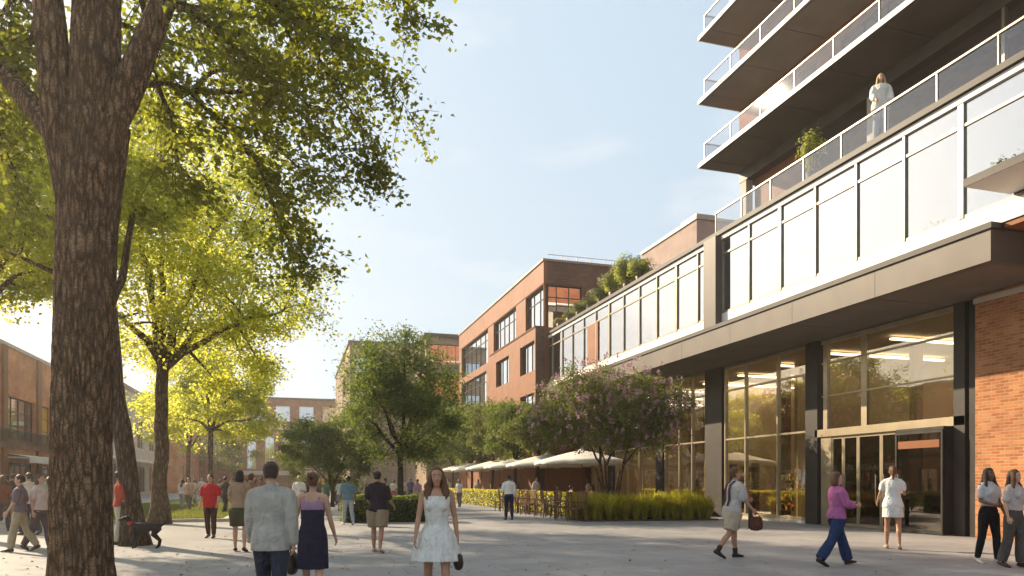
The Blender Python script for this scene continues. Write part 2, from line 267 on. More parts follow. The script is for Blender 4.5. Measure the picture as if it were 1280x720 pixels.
# ------------------------------------------------------------------ people
def evalmesh(mb,name,voxel,smooth=2,fac=.5):
    me=mb.mesh('tmp'); o=bpy.data.objects.new('tmp',me); COL.objects.link(o)
    r=o.modifiers.new('r','REMESH'); r.mode='VOXEL'; r.voxel_size=voxel; r.use_smooth_shade=True
    if smooth:
        s=o.modifiers.new('s','SMOOTH'); s.iterations=smooth; s.factor=fac
    dg=bpy.context.evaluated_depsgraph_get(); dg.update()
    out=bpy.data.meshes.new_from_object(o.evaluated_get(dg)); out.name=name
    out.polygons.foreach_set('use_smooth',[True]*len(out.polygons))
    bpy.data.objects.remove(o); bpy.data.meshes.remove(me); return out
def meshobj(me,name,mat,parent=None):
    me.materials.clear(); me.materials.append(mat)
    o=bpy.data.objects.new(name,me); COL.objects.link(o); o.parent=parent; return o
def person(p):
    """p: dict of pose and clothing. Local frame: facing +Y, feet on z=0."""
    g=p.get; H=g('h',1.72)/1.75; fem=g('fem',False); vox=g('vox',.011)
    A=lambda v:R(v)
    # joints -----------------------------------------------------------
    hipx=.092; shx=.165 if fem else .195
    lean=A(g('lean',0)); hipc=Vector((0,0,.93))
    def T(v):
        v=Vector(v); q=v-hipc; c,s=math.cos(-lean),math.sin(-lean)
        return Vector((q.x,q.y*c-q.z*s,q.y*s+q.z*c))+hipc
    legs=[]
    for sd,(hp,kb) in zip((-1,1),g('legs',((2,3),(-2,3)))):
        ab=g('spread',2)
        hip=Vector((sd*hipx,0,.90)); a=A(hp); d1=Vector((sd*math.sin(A(ab)),math.sin(a),-math.cos(a))).normalized()
        knee=hip+d1*.43; b=a-A(kb); d2=Vector((sd*math.sin(A(ab))*.4,math.sin(b),-math.cos(b))).normalized(); ank=knee+d2*.41
        fa=b*.75 if b<0 else b*.4
        if g('sit'): fa=0
        fd=Vector((sd*.12,math.cos(fa),math.sin(fa))).normalized()
        legs.append((sd,hip,knee,ank,fd))
    arms=[]
    for sd,(sp,ab,eb,inw) in zip((-1,1),g('arms',((4,8,12,0),(-4,8,12,0)))):
        sh=T((sd*shx,-.005,1.425)); a=A(sp)+0; b=A(ab)
        d1=Vector((sd*math.sin(b),math.sin(a)*math.cos(b),-math.cos(a)*math.cos(b)))
        el=sh+d1*.29; a2=a+A(eb); b2=b-A(inw)
        d2=Vector((sd*math.sin(b2),math.sin(a2)*math.cos(b2),-math.cos(a2)*math.cos(b2))).normalized()
        wr=el+d2*.255; arms.append((sd,sh,el,wr,d2))
    hy=A(g('hyaw',0)); hp_=A(g('hpitch',0)); hc=Vector((0,.005,1.52))
    def HD(v):
        q=Vector(v)-hc
        c,s=math.cos(-hp_),math.sin(-hp_); q=Vector((q.x,q.y*c-q.z*s,q.y*s+q.z*c))
        c,s=math.cos(hy),math.sin(hy); q=Vector((q.x*c-q.y*s,q.x*s+q.y*c,q.z)); return T(q+hc)
    wS=.115 if fem else .135; cS=.142 if fem else .165; hS=.17 if fem else .16
    fat=g('fat',1.0)
    TOR=[(.86,.12,.10,0),(.93,hS,.115,-.01),(1.0,(hS+wS)/2+.005,.105,0),(1.1,wS,.09,.01),(1.2,(wS+cS)/2+.005,.10,.01),(1.30,cS,.118 if fem else .115,.012),(1.39,shx*.93,.095,0),(1.445,shx*.68,.07,-.005)]
    TOR=[(z,a*fat,b*fat,y) for z,a,b,y in TOR]
    def tor_at(z):
        for i in range(len(TOR)-1):
            if TOR[i][0]<=z<=TOR[i+1][0]:
                t=(z-TOR[i][0])/(TOR[i+1][0]-TOR[i][0]); return [TOR[i][k]*(1-t)+TOR[i+1][k]*t for k in range(4)]
        return list(TOR[1] if z<TOR[0][0] else TOR[-1])
    LEG=[(0,.088),(.25,.083),(.55,.068),(.85,.056),(1,.054)]; SHN=[(.12,.055),(.3,.058),(.6,.046),(.9,.036),(1,.036)]
    if fem: LEG=[(t,r*.96) for t,r in LEG]; SHN=[(t,r*.92) for t,r in SHN]
    UP=[(0,.052),(.3,.048),(.7,.041),(1,.037)]; FO=[(.15,.038),(.4,.036),(.75,.028),(1,.0245)]
    if fem: UP=[(t,r*.86) for t,r in UP]; FO=[(t,r*.88) for t,r in FO]
    lerp=lambda a,b,t:a+(b-a)*t
    # body --------------------------------------------------------------
    B=MB()
    B.loft([T((0,y,z)) for z,a,b,y in TOR],[(a,b) for z,a,b,y in TOR],n=20)
    B.loft([T((0,-.01,1.43)),T((0,-.005,1.49)),HD((0,.005,1.55))],[.062,.052,.052] if not fem else [.055,.045,.045],n=12)
    B.loft([T((-shx*.95,-.003,1.43)),T((0,-.008,1.45)),T((shx*.95,-.003,1.43))],[.045,.062,.045],side=(0,1,0),n=12)
    hw=1.0 if not fem else .94
    hd=[(0,.055,.022,.022),(.02,.05,.036,.045),(.05,.032,.05,.066),(.085,.018,.062,.082),(.12,.008,.071,.092),(.155,.0,.075,.096),(.19,-.006,.07,.085),(.215,-.01,.05,.06),(.23,-.012,.022,.028)]
    B.loft([HD((0,y,1.515+z)) for z,y,a,b in hd],[(a*hw,b*hw) for z,y,a,b in hd],n=20,cap=False,side=HD((1,0,1.6))-HD((0,0,1.6)))
    B.loft([HD((0,.088*hw,1.637)),HD((0,.103*hw,1.607)),HD((0,.112*hw,1.589))],[(.007,.008),(.010,.010),(.014,.010)],n=8)
    for sd in (-1,1):
        B.loft([HD((sd*.07*hw,-.004,1.60)),HD((sd*.079*hw,-.012,1.625)),HD((sd*.075*hw,-.014,1.65))],[(.007,.011),(.009,.017),(.007,.013)],n=8)
        B.ell(HD((sd*.03,.078*hw,1.656)),.022,.016,.007,8,6)
        B.ell(HD((sd*.034,.066*hw,1.60)),.022,.022,.02,8,6)
    if fem:
        for sd in (-1,1): B.ell(T((sd*.068,.075,1.285)),.062,.058,.062,10,8)
    for sd,hip,knee,ank,fd in legs:
        pts=[lerp(hip,knee,t) for t,r in LEG]+[lerp(knee,ank,t)+Vector((0,-.012 if .2<t<.5 else 0,0)) for t,r in SHN]
        B.loft(pts,[r for t,r in LEG]+[r for t,r in SHN],n=14)
        B.loft([ank-fd*.035+Vector((0,0,-.035)),ank+fd*.05+Vector((0,0,-.035)),ank+fd*.12+Vector((0,0,-.05)),ank+fd*.16+Vector((0,0,-.055))],[(.032,.035),(.038,.035),(.042,.022),(.034,.016)],n=10)
    hscale=1.0 if not fem else .93
    for sd,sh,el,wr,f in arms:
        pts=[lerp(sh,el,t) for t,r in UP]+[lerp(el,wr,t) for t,r in FO]
        B.loft(pts,[r for t,r in UP]+[r for t,r in FO],n=12)
        # hand: palm faces the thigh; k = knuckle-row axis (front-back), nrm = palm normal
        nrm=Vector((-sd,0,0)); nrm=(nrm-f*nrm.dot(f)).normalized(); k=f.cross(nrm)*1.0
        if k.y<0 and abs(k.y)>.1: k=-k
        elif abs(k.y)<=.1 and k.z<0: k=-k
        hl=.088*hscale
        B.loft([wr-f*.01,wr+f*.03,wr+f*hl*.7,wr+f*hl],[(.024,.016),(.034,.014),(.040,.014),(.039,.012)],side=k,n=12)
        fr=max(.0085,vox*.85)*hscale; curl=g('curl',.5)
        for q,(o,l) in enumerate(((.029,.066),(.0095,.074),(-.0105,.068),(-.029,.053))):
            a0=wr+f*(hl-.015)+k*o; l*=hscale
            d1=(f*math.cos(curl*.6)+nrm*math.sin(curl*.6)).normalized(); d2=(f*math.cos(curl*1.7)+nrm*math.sin(curl*1.7)).normalized(); d3=(f*math.cos(curl*2.6)+nrm*math.sin(curl*2.6)).normalized()
            a1=a0+d1*(l*.5+.015); a2=a1+d2*l*.32; a3=a2+d3*l*.22
            sp=k*(o*.12); B.loft([a0,a1+sp,a2+sp,a3+sp],[fr*1.05,fr,fr*.92,fr*.8],side=k,n=8)
        t0=wr+f*.02+k*.022; t1=t0+(f*.6+k*.7+nrm*.25).normalized()*.04; t2=t1+(f*.85+k*.2+nrm*.35).normalized()*.034; t3=t2+(f*.9+nrm*.4).normalized()*.022
        B.loft([t0,t1,t2,t3],[fr*1.5,fr*1.2,fr*1.05,fr*.85],side=nrm,n=8)
    body=evalmesh(B,'person',vox)
    minz=min(v.co.z for v in body.vertices)
    parts=[]
    def add(mb,name,mat,v=None,smooth=2):
        parts.append((evalmesh(mb,name,v or max(vox,.009),smooth),name,mat))
    fold=lambda n,am,ph=0.: (lambda t,an: 1+am*t*math.sin(n*an+ph+2*t)+am*.5*t*math.sin((n*2+1)*an+ph*2))
    # bottoms -----------------------------------------------------------
    bt=g('bottom')
    if bt:
        kind,mat,loose=bt; Q=MB(); e=.012+loose
        Q.loft([T((0,y,z)) for z,a,b,y in TOR if z<1.05],[(a+.012,b+.014) for z,a,b,y in TOR if z<1.05],n=18)
        end={'trousers':.97,'shorts':0,'leggings':.97}[kind]
        for sd,hip,knee,ank,fd in legs:
            pts=[lerp(hip,knee,t) for t,r in LEG]; rr=[r+e for t,r in LEG]
            if kind=='shorts': pts=pts[:4]; rr=[r+e*1.4 for r in rr[:4]]
            else:
                for t,r in SHN: pts.append(lerp(knee,ank,min(t,end))); rr.append(r+e*(1.1 if loose>.01 else .8)+(loose*.8 if t>.5 else 0))
            Q.loft(pts,rr,n=14,cap=False)
        add(Q,{'trousers':'trousers','shorts':'shorts','leggings':'trousers'}[kind],mat)
    sk=g('skirt')
    if sk:
        mat,zh,rx,ry,nf,am=sk; Q=MB(); zt=g('zt',1.08); pts=[];rr=[]
        for i in range(9):
            t=i/8; z=zt+(zh-zt)*t; a,b=tor_at(max(z,.93))[1:3]
            base=(a+.015,b+.018); w=max(0,(t-.1)/.9)**.8
            pts.append(T((0,0,z)) if z>.93 else Vector((0,0,z))); rr.append((base[0]*(1-w)+rx*w,base[1]*(1-w)+ry*w))
        Q.loft(pts,rr,n=48,cap=False,fold=fold(nf,am,g('ph',0.)))
        add(Q,'skirt' if not g('dress') else 'dress_skirt',mat,smooth=1)
    # tops --------------------------------------------------------------
    tp=g('top')
    if tp:
        mat,sl,loose,zh=tp; Q=MB(); e=.012+loose; zs=[zh]+[z for z,a,b,y in TOR if z>zh+.02]
        if g('low'): zs=[z for z in zs if z<=1.40]
        pr=[tor_at(z if z>.93 else .93) for z in zs]
        Q.loft([T((0,t[3],z)) if z>.93 else Vector((0,t[3],z)) for z,t in zip(zs,pr)],[(max(t[1],wS if loose>.01 else 0)+e+(.02*loose/.03 if z<1.15 else 0),t[2]+e) for z,t in zip(zs,pr)],n=20,cap=False,fold=(fold(5,.03) if loose>.01 else None))
        if not g('low'):
            Q.loft([T((-shx*.9,-.003,1.425)),T((0,-.008,1.45)),T((shx*.9,-.003,1.425))],[.054+loose*.1,.074,.054+loose*.1],side=(0,1,0),n=12); Q.loft([T((0,-.01,1.40)),T((0,-.012,1.465)),T((0,-.012,1.492))],[(.10,.075),(.078,.068),(.066,.06)],n=14)
        else:
            for sd in (-1,1): Q.loft([T((sd*.09,.07,1.36)),T((sd*.10,.03,1.455)),T((sd*.10,-.04,1.455)),T((sd*.09,-.08,1.37))],[.013]*4,n=8)
        if fem:
            for sd in (-1,1): Q.ell(T((sd*.066,.078,1.285)),.072+e*.3,.064+e*.5,.07,12,8)
        if sl>0:
            for sd,sh,el,wr,f in arms:
                if sl<=1: pts=[lerp(sh,el,.08+(sl-.08)*t) for t,r in UP]; rr=[r+e*(.5+.6*min(1,t*3)) for t,r in UP]
                else:
                    pts=[lerp(sh,el,.06+.94*t) for t,r in UP]; rr=[r+e*(.45+.65*min(1,t*3)) for t,r in UP]
                    for t,r in FO: pts.append(lerp(el,wr,t*min(1,sl-1))); rr.append(r+e*1.1)
                Q.loft(pts,rr,n=12,cap=True)
        add(Q,g('topname','shirt'),mat,smooth=5)
    # shoes -------------------------------------------------------------
    if g('shoe'):
        Q2=[]
        for sd,hip,knee,ank,fd in legs:
            Q=MB(); dn=Vector((0,0,-1)); 
            Q.loft([ank-fd*.045+dn*.032,ank+fd*.05+dn*.036,ank+fd*.125+dn*.05,ank+fd*.175+dn*.055],[(.040,.043),(.045,.042),(.048,.028),(.038,.022)],n=12)
            if g('boot'): Q.loft([ank+dn*.03,lerp(ank,knee,.25)],[.046,.052],n=12)
            add(Q,'shoe',g('shoe'))
    if g('scarf'):
        Q=MB()
        for sx,zb in ((.07,.98),(-.07,1.02)):
            pts=[];rr=[]
            for z,t in [(1.0,0),(1.1,0),(1.2,0),(1.3,0),(1.4,0),(1.46,1),(1.45,2),(1.36,3),(1.2,3),(zb,3)]:
                tr=tor_at(min(z,1.44)); yy={0:-tr[2]-.045,1:-.045,2:.045,3:tr[2]+.05}[t]
                pts.append(T((sx,yy+tr[3],z+ (.03 if t in(1,2) else 0)))); rr.append((.045,.012))
            Q.loft(pts,rr,side=(1,0,0),n=10)
        add(Q,'scarf',g('scarf'))
    # hair --------------------------------------------------------------
    hr=g('hair')
    if hr:
        mat,style=hr; Q=MB(); X=HD((1,0,1.6))-HD((0,0,1.6))
        cap=[(.06,-.035,.062,.066),(.10,-.028,.074,.080),(.14,-.020,.083,.092),(.175,-.012,.083,.099),(.205,-.008,.074,.090),(.228,-.008,.056,.066),(.246,-.010,.028,.034)]
        Q.loft([HD((0,y,1.515+z)) for z,y,a,b in cap],[(a*hw,b*hw) for z,y,a,b in cap],n=20,side=X,cap=False)
        if style in('long','wavy'):
            w=.085 if style=='long' else .14
            Q.loft([HD((0,-.03,1.70)),HD((0,-.062,1.62)),HD((0,-.068,1.54)),T((0,-.105,1.45)),T((0,-.125,1.36)),T((0,-.13,1.28))],[(.07,.05),(.085,.05),(w,.045),(w*1.05,.035),(w*.95,.03),(w*.6,.02)],n=16)
            for sd in (-1,1):
                Q.loft([HD((sd*.066,.0,1.68)),HD((sd*.084,.012,1.60)),HD((sd*.09,.012,1.53)),T((sd*.105,.035,1.44)),T((sd*.10,.075,1.36))],[(.026,.035),(.03,.042),((.03 if style=='long' else .045),.05),((.036 if style=='long' else .055),.045),(.025,.025)],n=10)
        elif style=='bun': Q.ell(HD((0,-.125,1.71)),.045,.045,.042,12,8)
        elif style=='pony': Q.loft([HD((0,-.10,1.70)),HD((0,-.15,1.66)),HD((0,-.15,1.56)),HD((0,-.13,1.47))],[.028,.035,.032,.016],n=10)
        elif style=='bob':
            Q.loft([HD((0,-.03,1.70)),HD((0,-.045,1.62)),HD((0,-.045,1.53))],[(.08,.07),(.095,.065),(.10,.055)],n=16)
        add(Q,'hair',mat,smooth=1)
    # assemble ----------------------------------------------------------
    z0=p.get('z',0)-minz*H
    if g('sit'): z0=g('z',0)-minz*H
    o=bpy.data.objects.new('person',body); body.materials.append(p.get('skin',M['skin'])); COL.objects.link(o)
    o.location=(p['x'],p['y'],z0); o.rotation_euler=(0,0,R(p['yaw'])); o.scale=(H,H,H)
    for me,name,mat in parts: meshobj(me,name,mat,o)
    if g('face'):
        for sd in (-1,1):
            e=MB().ell(HD((sd*.031*hw,.088*hw,1.634)),.0115,.007,.0052,10,8).build('eye',M['eye'],o,True)
            MB().ell(HD((sd*.031*hw,.0932*hw,1.634)),.0058,.004,.0052,8,6).build('iris',M['iris'],e,True)
            MB().loft([HD((sd*.015,.099*hw,1.654)),HD((sd*.031,.097*hw,1.659)),HD((sd*.046,.086*hw,1.654))],[.003,.0035,.002],n=6).build('eyebrow',g('hair')[0],o,True)
        MB().loft([HD((-.023,.088*hw,1.562)),HD((0,.1*hw,1.561)),HD((.023,.088*hw,1.562))],[(.003,.003),(.007,.006),(.003,.003)],side=(0,1,0),n=8).build('mouth',M['lips'],o,True)
    if g('tote'):   # a bag held in a hand: top-level thing
        sd,sh,el,wr,f=arms[g('tote')[0]]; q=wr+f*.11
        mat_,sz=g('tote')[1:3]
        hx=o.matrix_basis@q
        bag=empty('bag',(hx.x,hx.y,hx.z-.30),R(p['yaw']))
        zs_=sz/.3; b=MB().loft([(0,0,.23-.23*zs_),(0,0,.23-.17*zs_),(0,0,.23-.03*zs_),(0,0,.23)],[(sz*.45,.05),(sz*.5,.06),(sz*.42,.045),(sz*.36,.02)],side=(0,1,0),n=16).build('bag_body',mat_,bag,True)
        MB().tube([(0,sz*.28,.2),(0,sz*.2,.28),(0,0,.31),(0,-sz*.2,.28),(0,-sz*.28,.2)],.008,8).build('strap',mat_,bag,True)
        tag(bag,g('tote')[3],'bag')
    tag(o,p['label'],'person',p.get('group')); return o
AWAY=-16.8; TOWARD=163.2; RIGHT=-106.8; LEFTW=73.2
def at(px,d): x,y=W(px,d); return dict(x=x,y=y)
c_=cloth
PEOPLE=[
 dict(at(339,7.6),yaw=AWAY+4,h=1.70,vox=.0075,skin=M['skin'],legs=((14,8),(-12,14)),arms=((10,7,14,4),(-9,7,12,4)),top=(c_((.40,.385,.34)),2,.018,.80),topname='jacket',
      bottom=('trousers',c_((.035,.04,.06)),.012),shoe=M['leather'],hair=(M['hair_dark'],'short'),fat=1.08,label='man in a loose pale grey jacket walking away, left of the navy dress'),
 dict(at(391,8.6),yaw=AWAY,h=1.60,vox=.0075,fem=True,legs=((10,6),(-10,14)),arms=((-4,11,14,2),(6,11,18,2)),top=(c_((.40,.24,.36)),0,.003,1.22),low=True,topname='blouse',
      zt=1.27,skirt=(c_((.03,.028,.055)),.50,.20,.16,7,.05),shoe=M['leather'],hair=(M['hair_brown'],'bun'),tote=(0,M['leather'],.30,'small dark handbag hanging from the hand of the woman in navy'),label='woman in a sleeveless mauve and navy dress walking away beside the man in grey'),
 dict(at(546,8.2),yaw=TOWARD+4,h=1.66,vox=.0075,fem=True,skin=M['skin_tan'],legs=((12,5),(-10,12)),arms=((-9,10,16,3),(10,10,14,3)),top=(c_((.66,.64,.58),.9),0,.004,1.04),low=True,topname='bodice',
      skirt=(c_((.70,.68,.63),.88),.63,.30,.24,8,.07),shoe=c_((.3,.2,.12)),hair=(M['hair_brown'],'wavy'),face=True,tote=(0,M['leather'],.2,'tiny black clutch bag carried by the woman in the white flared dress'),label='woman with wavy brown hair in a white sleeveless flared dress walking towards the camera'),
 dict(at(472,15.4),yaw=AWAY-8,h=1.72,skin=M['skin_tan'],legs=((8,4),(-8,10)),arms=((12,10,50,5),(5,12,50,5)),top=(c_((.05,.035,.04)),.9,.02,.86),bottom=('shorts',c_((.34,.25,.16)),.02),shoe=c_((.5,.45,.4)),hair=(M['hair_dark'],'short'),
      label='man in a black T-shirt and khaki shorts walking away past the clipped hedge'),
 dict(at(263,19.4),yaw=TOWARD,h=1.68,legs=((5,4),(-6,8)),arms=((10,12,30,5),(-4,10,15,2)),top=(c_((.55,.03,.035)),.8,.022,.84),bottom=('trousers',c_((.08,.035,.03)),.008),shoe=M['leather'],hair=(M['hair_dark'],'short'),face=True,
      label='man in a bright red shirt walking towards the camera near the lawn'),
 dict(at(300,15.6),yaw=AWAY+10,h=1.74,fem=True,legs=((6,3),(-6,8)),arms=((5,12,70,8),(5,10,70,8)),top=(c_((.42,.28,.18)),.7,.015,.92),bottom=('shorts',c_((.10,.085,.05)),.015),shoe=M['leather'],hair=(M['hair_dark'],'bob'),
      label='woman in a tan top and olive shorts standing behind the man in grey'),
 dict(at(314,17.5),yaw=AWAY-10,h=1.70,legs=((10,4),(-6,8)),arms=((5,8,15,2),(-5,8,15,2)),top=(c_((.30,.15,.09)),1.9,.015,.88),bottom=('trousers',c_((.26,.20,.13)),.01),shoe=M['leather'],hair=(M['hair_brown'],'short'),
      label='person in a rust brown top half hidden by the man in grey'),
 dict(at(435,25.5),yaw=AWAY+30,h=1.72,skin=M['skin_deep'],legs=((12,5),(-12,12)),arms=((5,8,15,2),(-5,8,15,2)),top=(c_((.14,.24,.28)),.9,.02,.88),bottom=('trousers',c_((.36,.40,.42)),.01),shoe=c_((.7,.7,.7)),hair=(M['hair_dark'],'short'),
      label='person in a teal shirt and pale grey trousers passing left of the clipped hedge'),
 dict(at(915,14.3),yaw=RIGHT+12,h=1.80,skin=M['skin_tan'],lean=7,hpitch=-14,legs=((14,10),(-16,22)),arms=((22,8,62,8),(12,8,30,4)),top=(c_((.52,.47,.44)),.95,.035,.74),bottom=('shorts',c_((.50,.40,.30)),.02),boot=True,scarf=c_((.10,.055,.06)),shoe=M['leather'],hair=(M['hair_brown'],'short'),face=True,
      tote=(1,c_((.12,.05,.035)),.30,'brown shoulder bag swinging by the knee of the man in boots'),label='man in a loose grey shirt, dark scarf, shorts and dark boots walking right'),
 dict(at(1046,13.0),yaw=RIGHT+10,h=1.72,fem=True,skin=M['skin'],hyaw=-20,legs=((24,6),(-24,12)),arms=((18,10,75,25),(14,10,75,25)),top=(c_((.42,.13,.30)),1.6,.022,.90),topname='sweater',bottom=('trousers',c_((.03,.05,.12)),.025),shoe=M['leather'],hair=(M['hair_brown'],'bob'),face=True,
      label='woman in a magenta sweater and blue jeans striding right in front of the doors'),
 dict(at(1116,16.2),yaw=AWAY-25,h=1.84,fem=True,skin=M['skin_tan'],legs=((6,3),(-7,10)),arms=((8,16,40,6),(10,12,95,20)),top=(c_((.76,.74,.70),.92),.6,.016,.86),topname='tunic',shoe=c_((.55,.42,.3)),skirt=(c_((.74,.72,.68)),.66,.20,.17,6,.03),hair=(M['hair_brown'],'pony'),
      label='woman in a short white tunic dress walking up to the glass doors'),
 dict(at(1236,13.3),yaw=TOWARD+10,h=1.74,fem=True,skin=M['skin_deep'],legs=((8,6),(-6,8)),arms=((2,10,20,4),(6,8,70,25)),top=(c_((.60,.58,.60)),.7,.012,1.06),bottom=('trousers',c_((.02,.018,.02)),.006),shoe=c_((.6,.55,.5)),hair=(M['hair_dark'],'long'),face=True,
      label='woman in a white top and tight black trousers standing against the brick pier'),
 dict(at(1268,12.7),yaw=TOWARD+22,h=1.70,fem=True,skin=M['skin'],hyaw=15,legs=((5,4),(-6,10)),arms=((4,12,85,20),(-3,11,20,4)),top=(c_((.52,.46,.43)),.8,.014,1.02),bottom=('trousers',c_((.10,.085,.075)),.02),shoe=M['leather'],hair=(M['hair_brown'],'long'),face=True,
      label='woman in a beige top and wide dark grey trousers, rightmost by the brick pier'),
 dict(at(636,29.0),yaw=AWAY+20,h=1.78,skin=M['skin_tan'],legs=((3,3),(-3,5)),arms=((10,10,75,15),(-2,8,15,2)),top=(c_((.80,.78,.74),.95),1.9,.015,.98),bottom=('trousers',c_((.02,.025,.05)),.008),shoe=M['leather'],hair=(M['hair_dark'],'short'),
      label='waiter in white shirt and black trousers by the row of brown chairs'),
 dict(at(150,17.2),yaw=RIGHT+40,h=1.75,legs=((4,3),(-4,6)),arms=((10,10,50,10),(0,8,20,2)),top=(c_((.50,.10,.06)),1.2,.02,.9),bottom=('trousers',c_((.55,.50,.36)),.015),shoe=M['leather'],hair=(M['hair_dark'],'short'),
      label='person in a red top and cream trousers beside the dog and big trunk'),
 dict(at(25,15.6),yaw=LEFTW+20,h=1.66,legs=((14,6),(-14,16)),arms=((10,8,20,2),(-10,8,20,2)),top=(c_((.20,.15,.17)),.9,.02,.9),bottom=('trousers',c_((.42,.34,.22)),.012),shoe=M['leather'],hair=(M['hair_dark'],'short'),
      label='person in a dark plum shirt and sand trousers left of the big trunk'),
 dict(at(50,15.9),yaw=RIGHT,h=1.68,fem=True,legs=((14,6),(-14,16)),arms=((15,8,40,2),(-10,8,20,2)),top=(c_((.66,.52,.46)),.8,.02,.94),bottom=('trousers',c_((.10,.07,.08)),.012),shoe=M['leather'],hair=(M['hair_brown'],'bob'),
      label='woman in a pale pink top and black trousers just left of the big trunk'),
 dict(dict(x=15.56,y=YX(1101,15.56)),z=10.945,yaw=150,h=1.86,fem=True,skin=M['skin'],legs=((3,3),(-3,4)),arms=((8,12,30,14),(14,10,34,14)),top=(c_((.80,.76,.68),.95),1.8,.03,.8),topname='cardigan',bottom=('trousers',c_((.78,.76,.72)),.012),shoe=c_((.6,.5,.4)),hair=(M['hair_blond'],'long'),
      label='blond person in white clothes standing at the terrace railing above the glass band'),
]
for p in PEOPLE: person(p)
# grey scarf hanging on the walking man in boots, a garment child
# ---- small far figures: five builds, copied, each copy with its own cloth
protos=[]
for k,(fem,hair,lg,am,bot) in enumerate([(False,'short',((12,5),(-12,14)),((8,8,15,2),(-8,8,15,2)),'trousers'),(True,'long',((8,4),(-10,12)),((10,9,40,6),(-5,9,15,2)),'trousers'),
      (False,'short',((3,3),(-3,4)),((5,10,80,15),(0,8,15,2)),'shorts'),(True,'bob',((5,3),(-5,6)),((6,10,60,12),(4,9,60,12)),'skirt'),(True,'pony',((14,6),(-14,16)),((12,9,20,2),(-12,9,20,2)),'shorts')]):
    q=dict(x=0,y=0,yaw=0,h=1.75,vox=.017,fem=fem,legs=lg,arms=am,top=(c_((.3,.3,.3)),1.0,.018,.88),shoe=M['leather'],hair=(M['hair_dark'],hair),label='x')
    if bot=='skirt': q['skirt']=(c_((.3,.3,.3)),.5,.22,.19,6,.05)
    else: q['bottom']=(bot,c_((.3,.3,.3)),.012)
    protos.append(person(q))
seatp=[]
for fem,hair in ((False,'short'),(True,'long')):
    seatp.append(person(dict(x=0,y=0,yaw=0,h=1.72,vox=.017,fem=fem,sit=True,legs=((86,88),(84,86)),arms=((25,10,60,15),(20,10,70,15)),top=(c_((.3,.3,.3)),1.2,.018,.90),bottom=('trousers',c_((.1,.1,.1)),.01),shoe=M['leather'],hair=(M['hair_brown'],hair),label='x')))
used=set()
def recolor(o,top,bot,skin,hair):
    for ch in [o]+list(o.children):
        n=ch.name.split('.')[0]; m=None
        if n=='person': m=skin
        elif n=='shirt': m=top
        elif n in('trousers','shorts','skirt'): m=bot
        elif n=='hair': m=hair
        if m: ch.material_slots[0].link='OBJECT'; ch.material_slots[0].material=m
def far(proto,x,y,yaw,h,top,bot,label,skin='skin',hair='hair_dark',group=None,z=0):
    o=proto if proto.name not in used else copy_tree(proto)
    used.add(proto.name); used.add(o.name)
    s=h/1.75; zoff=proto['zoff']
    o.location=(x,y,z+zoff*s); o.rotation_euler=(0,0,R(yaw)); o.scale=(s,s,s)
    recolor(o,c_(top),c_(bot),M[skin],M[hair]); tag(o,label,'person',group); return o
for q in protos+seatp: q['zoff']=q.location.z
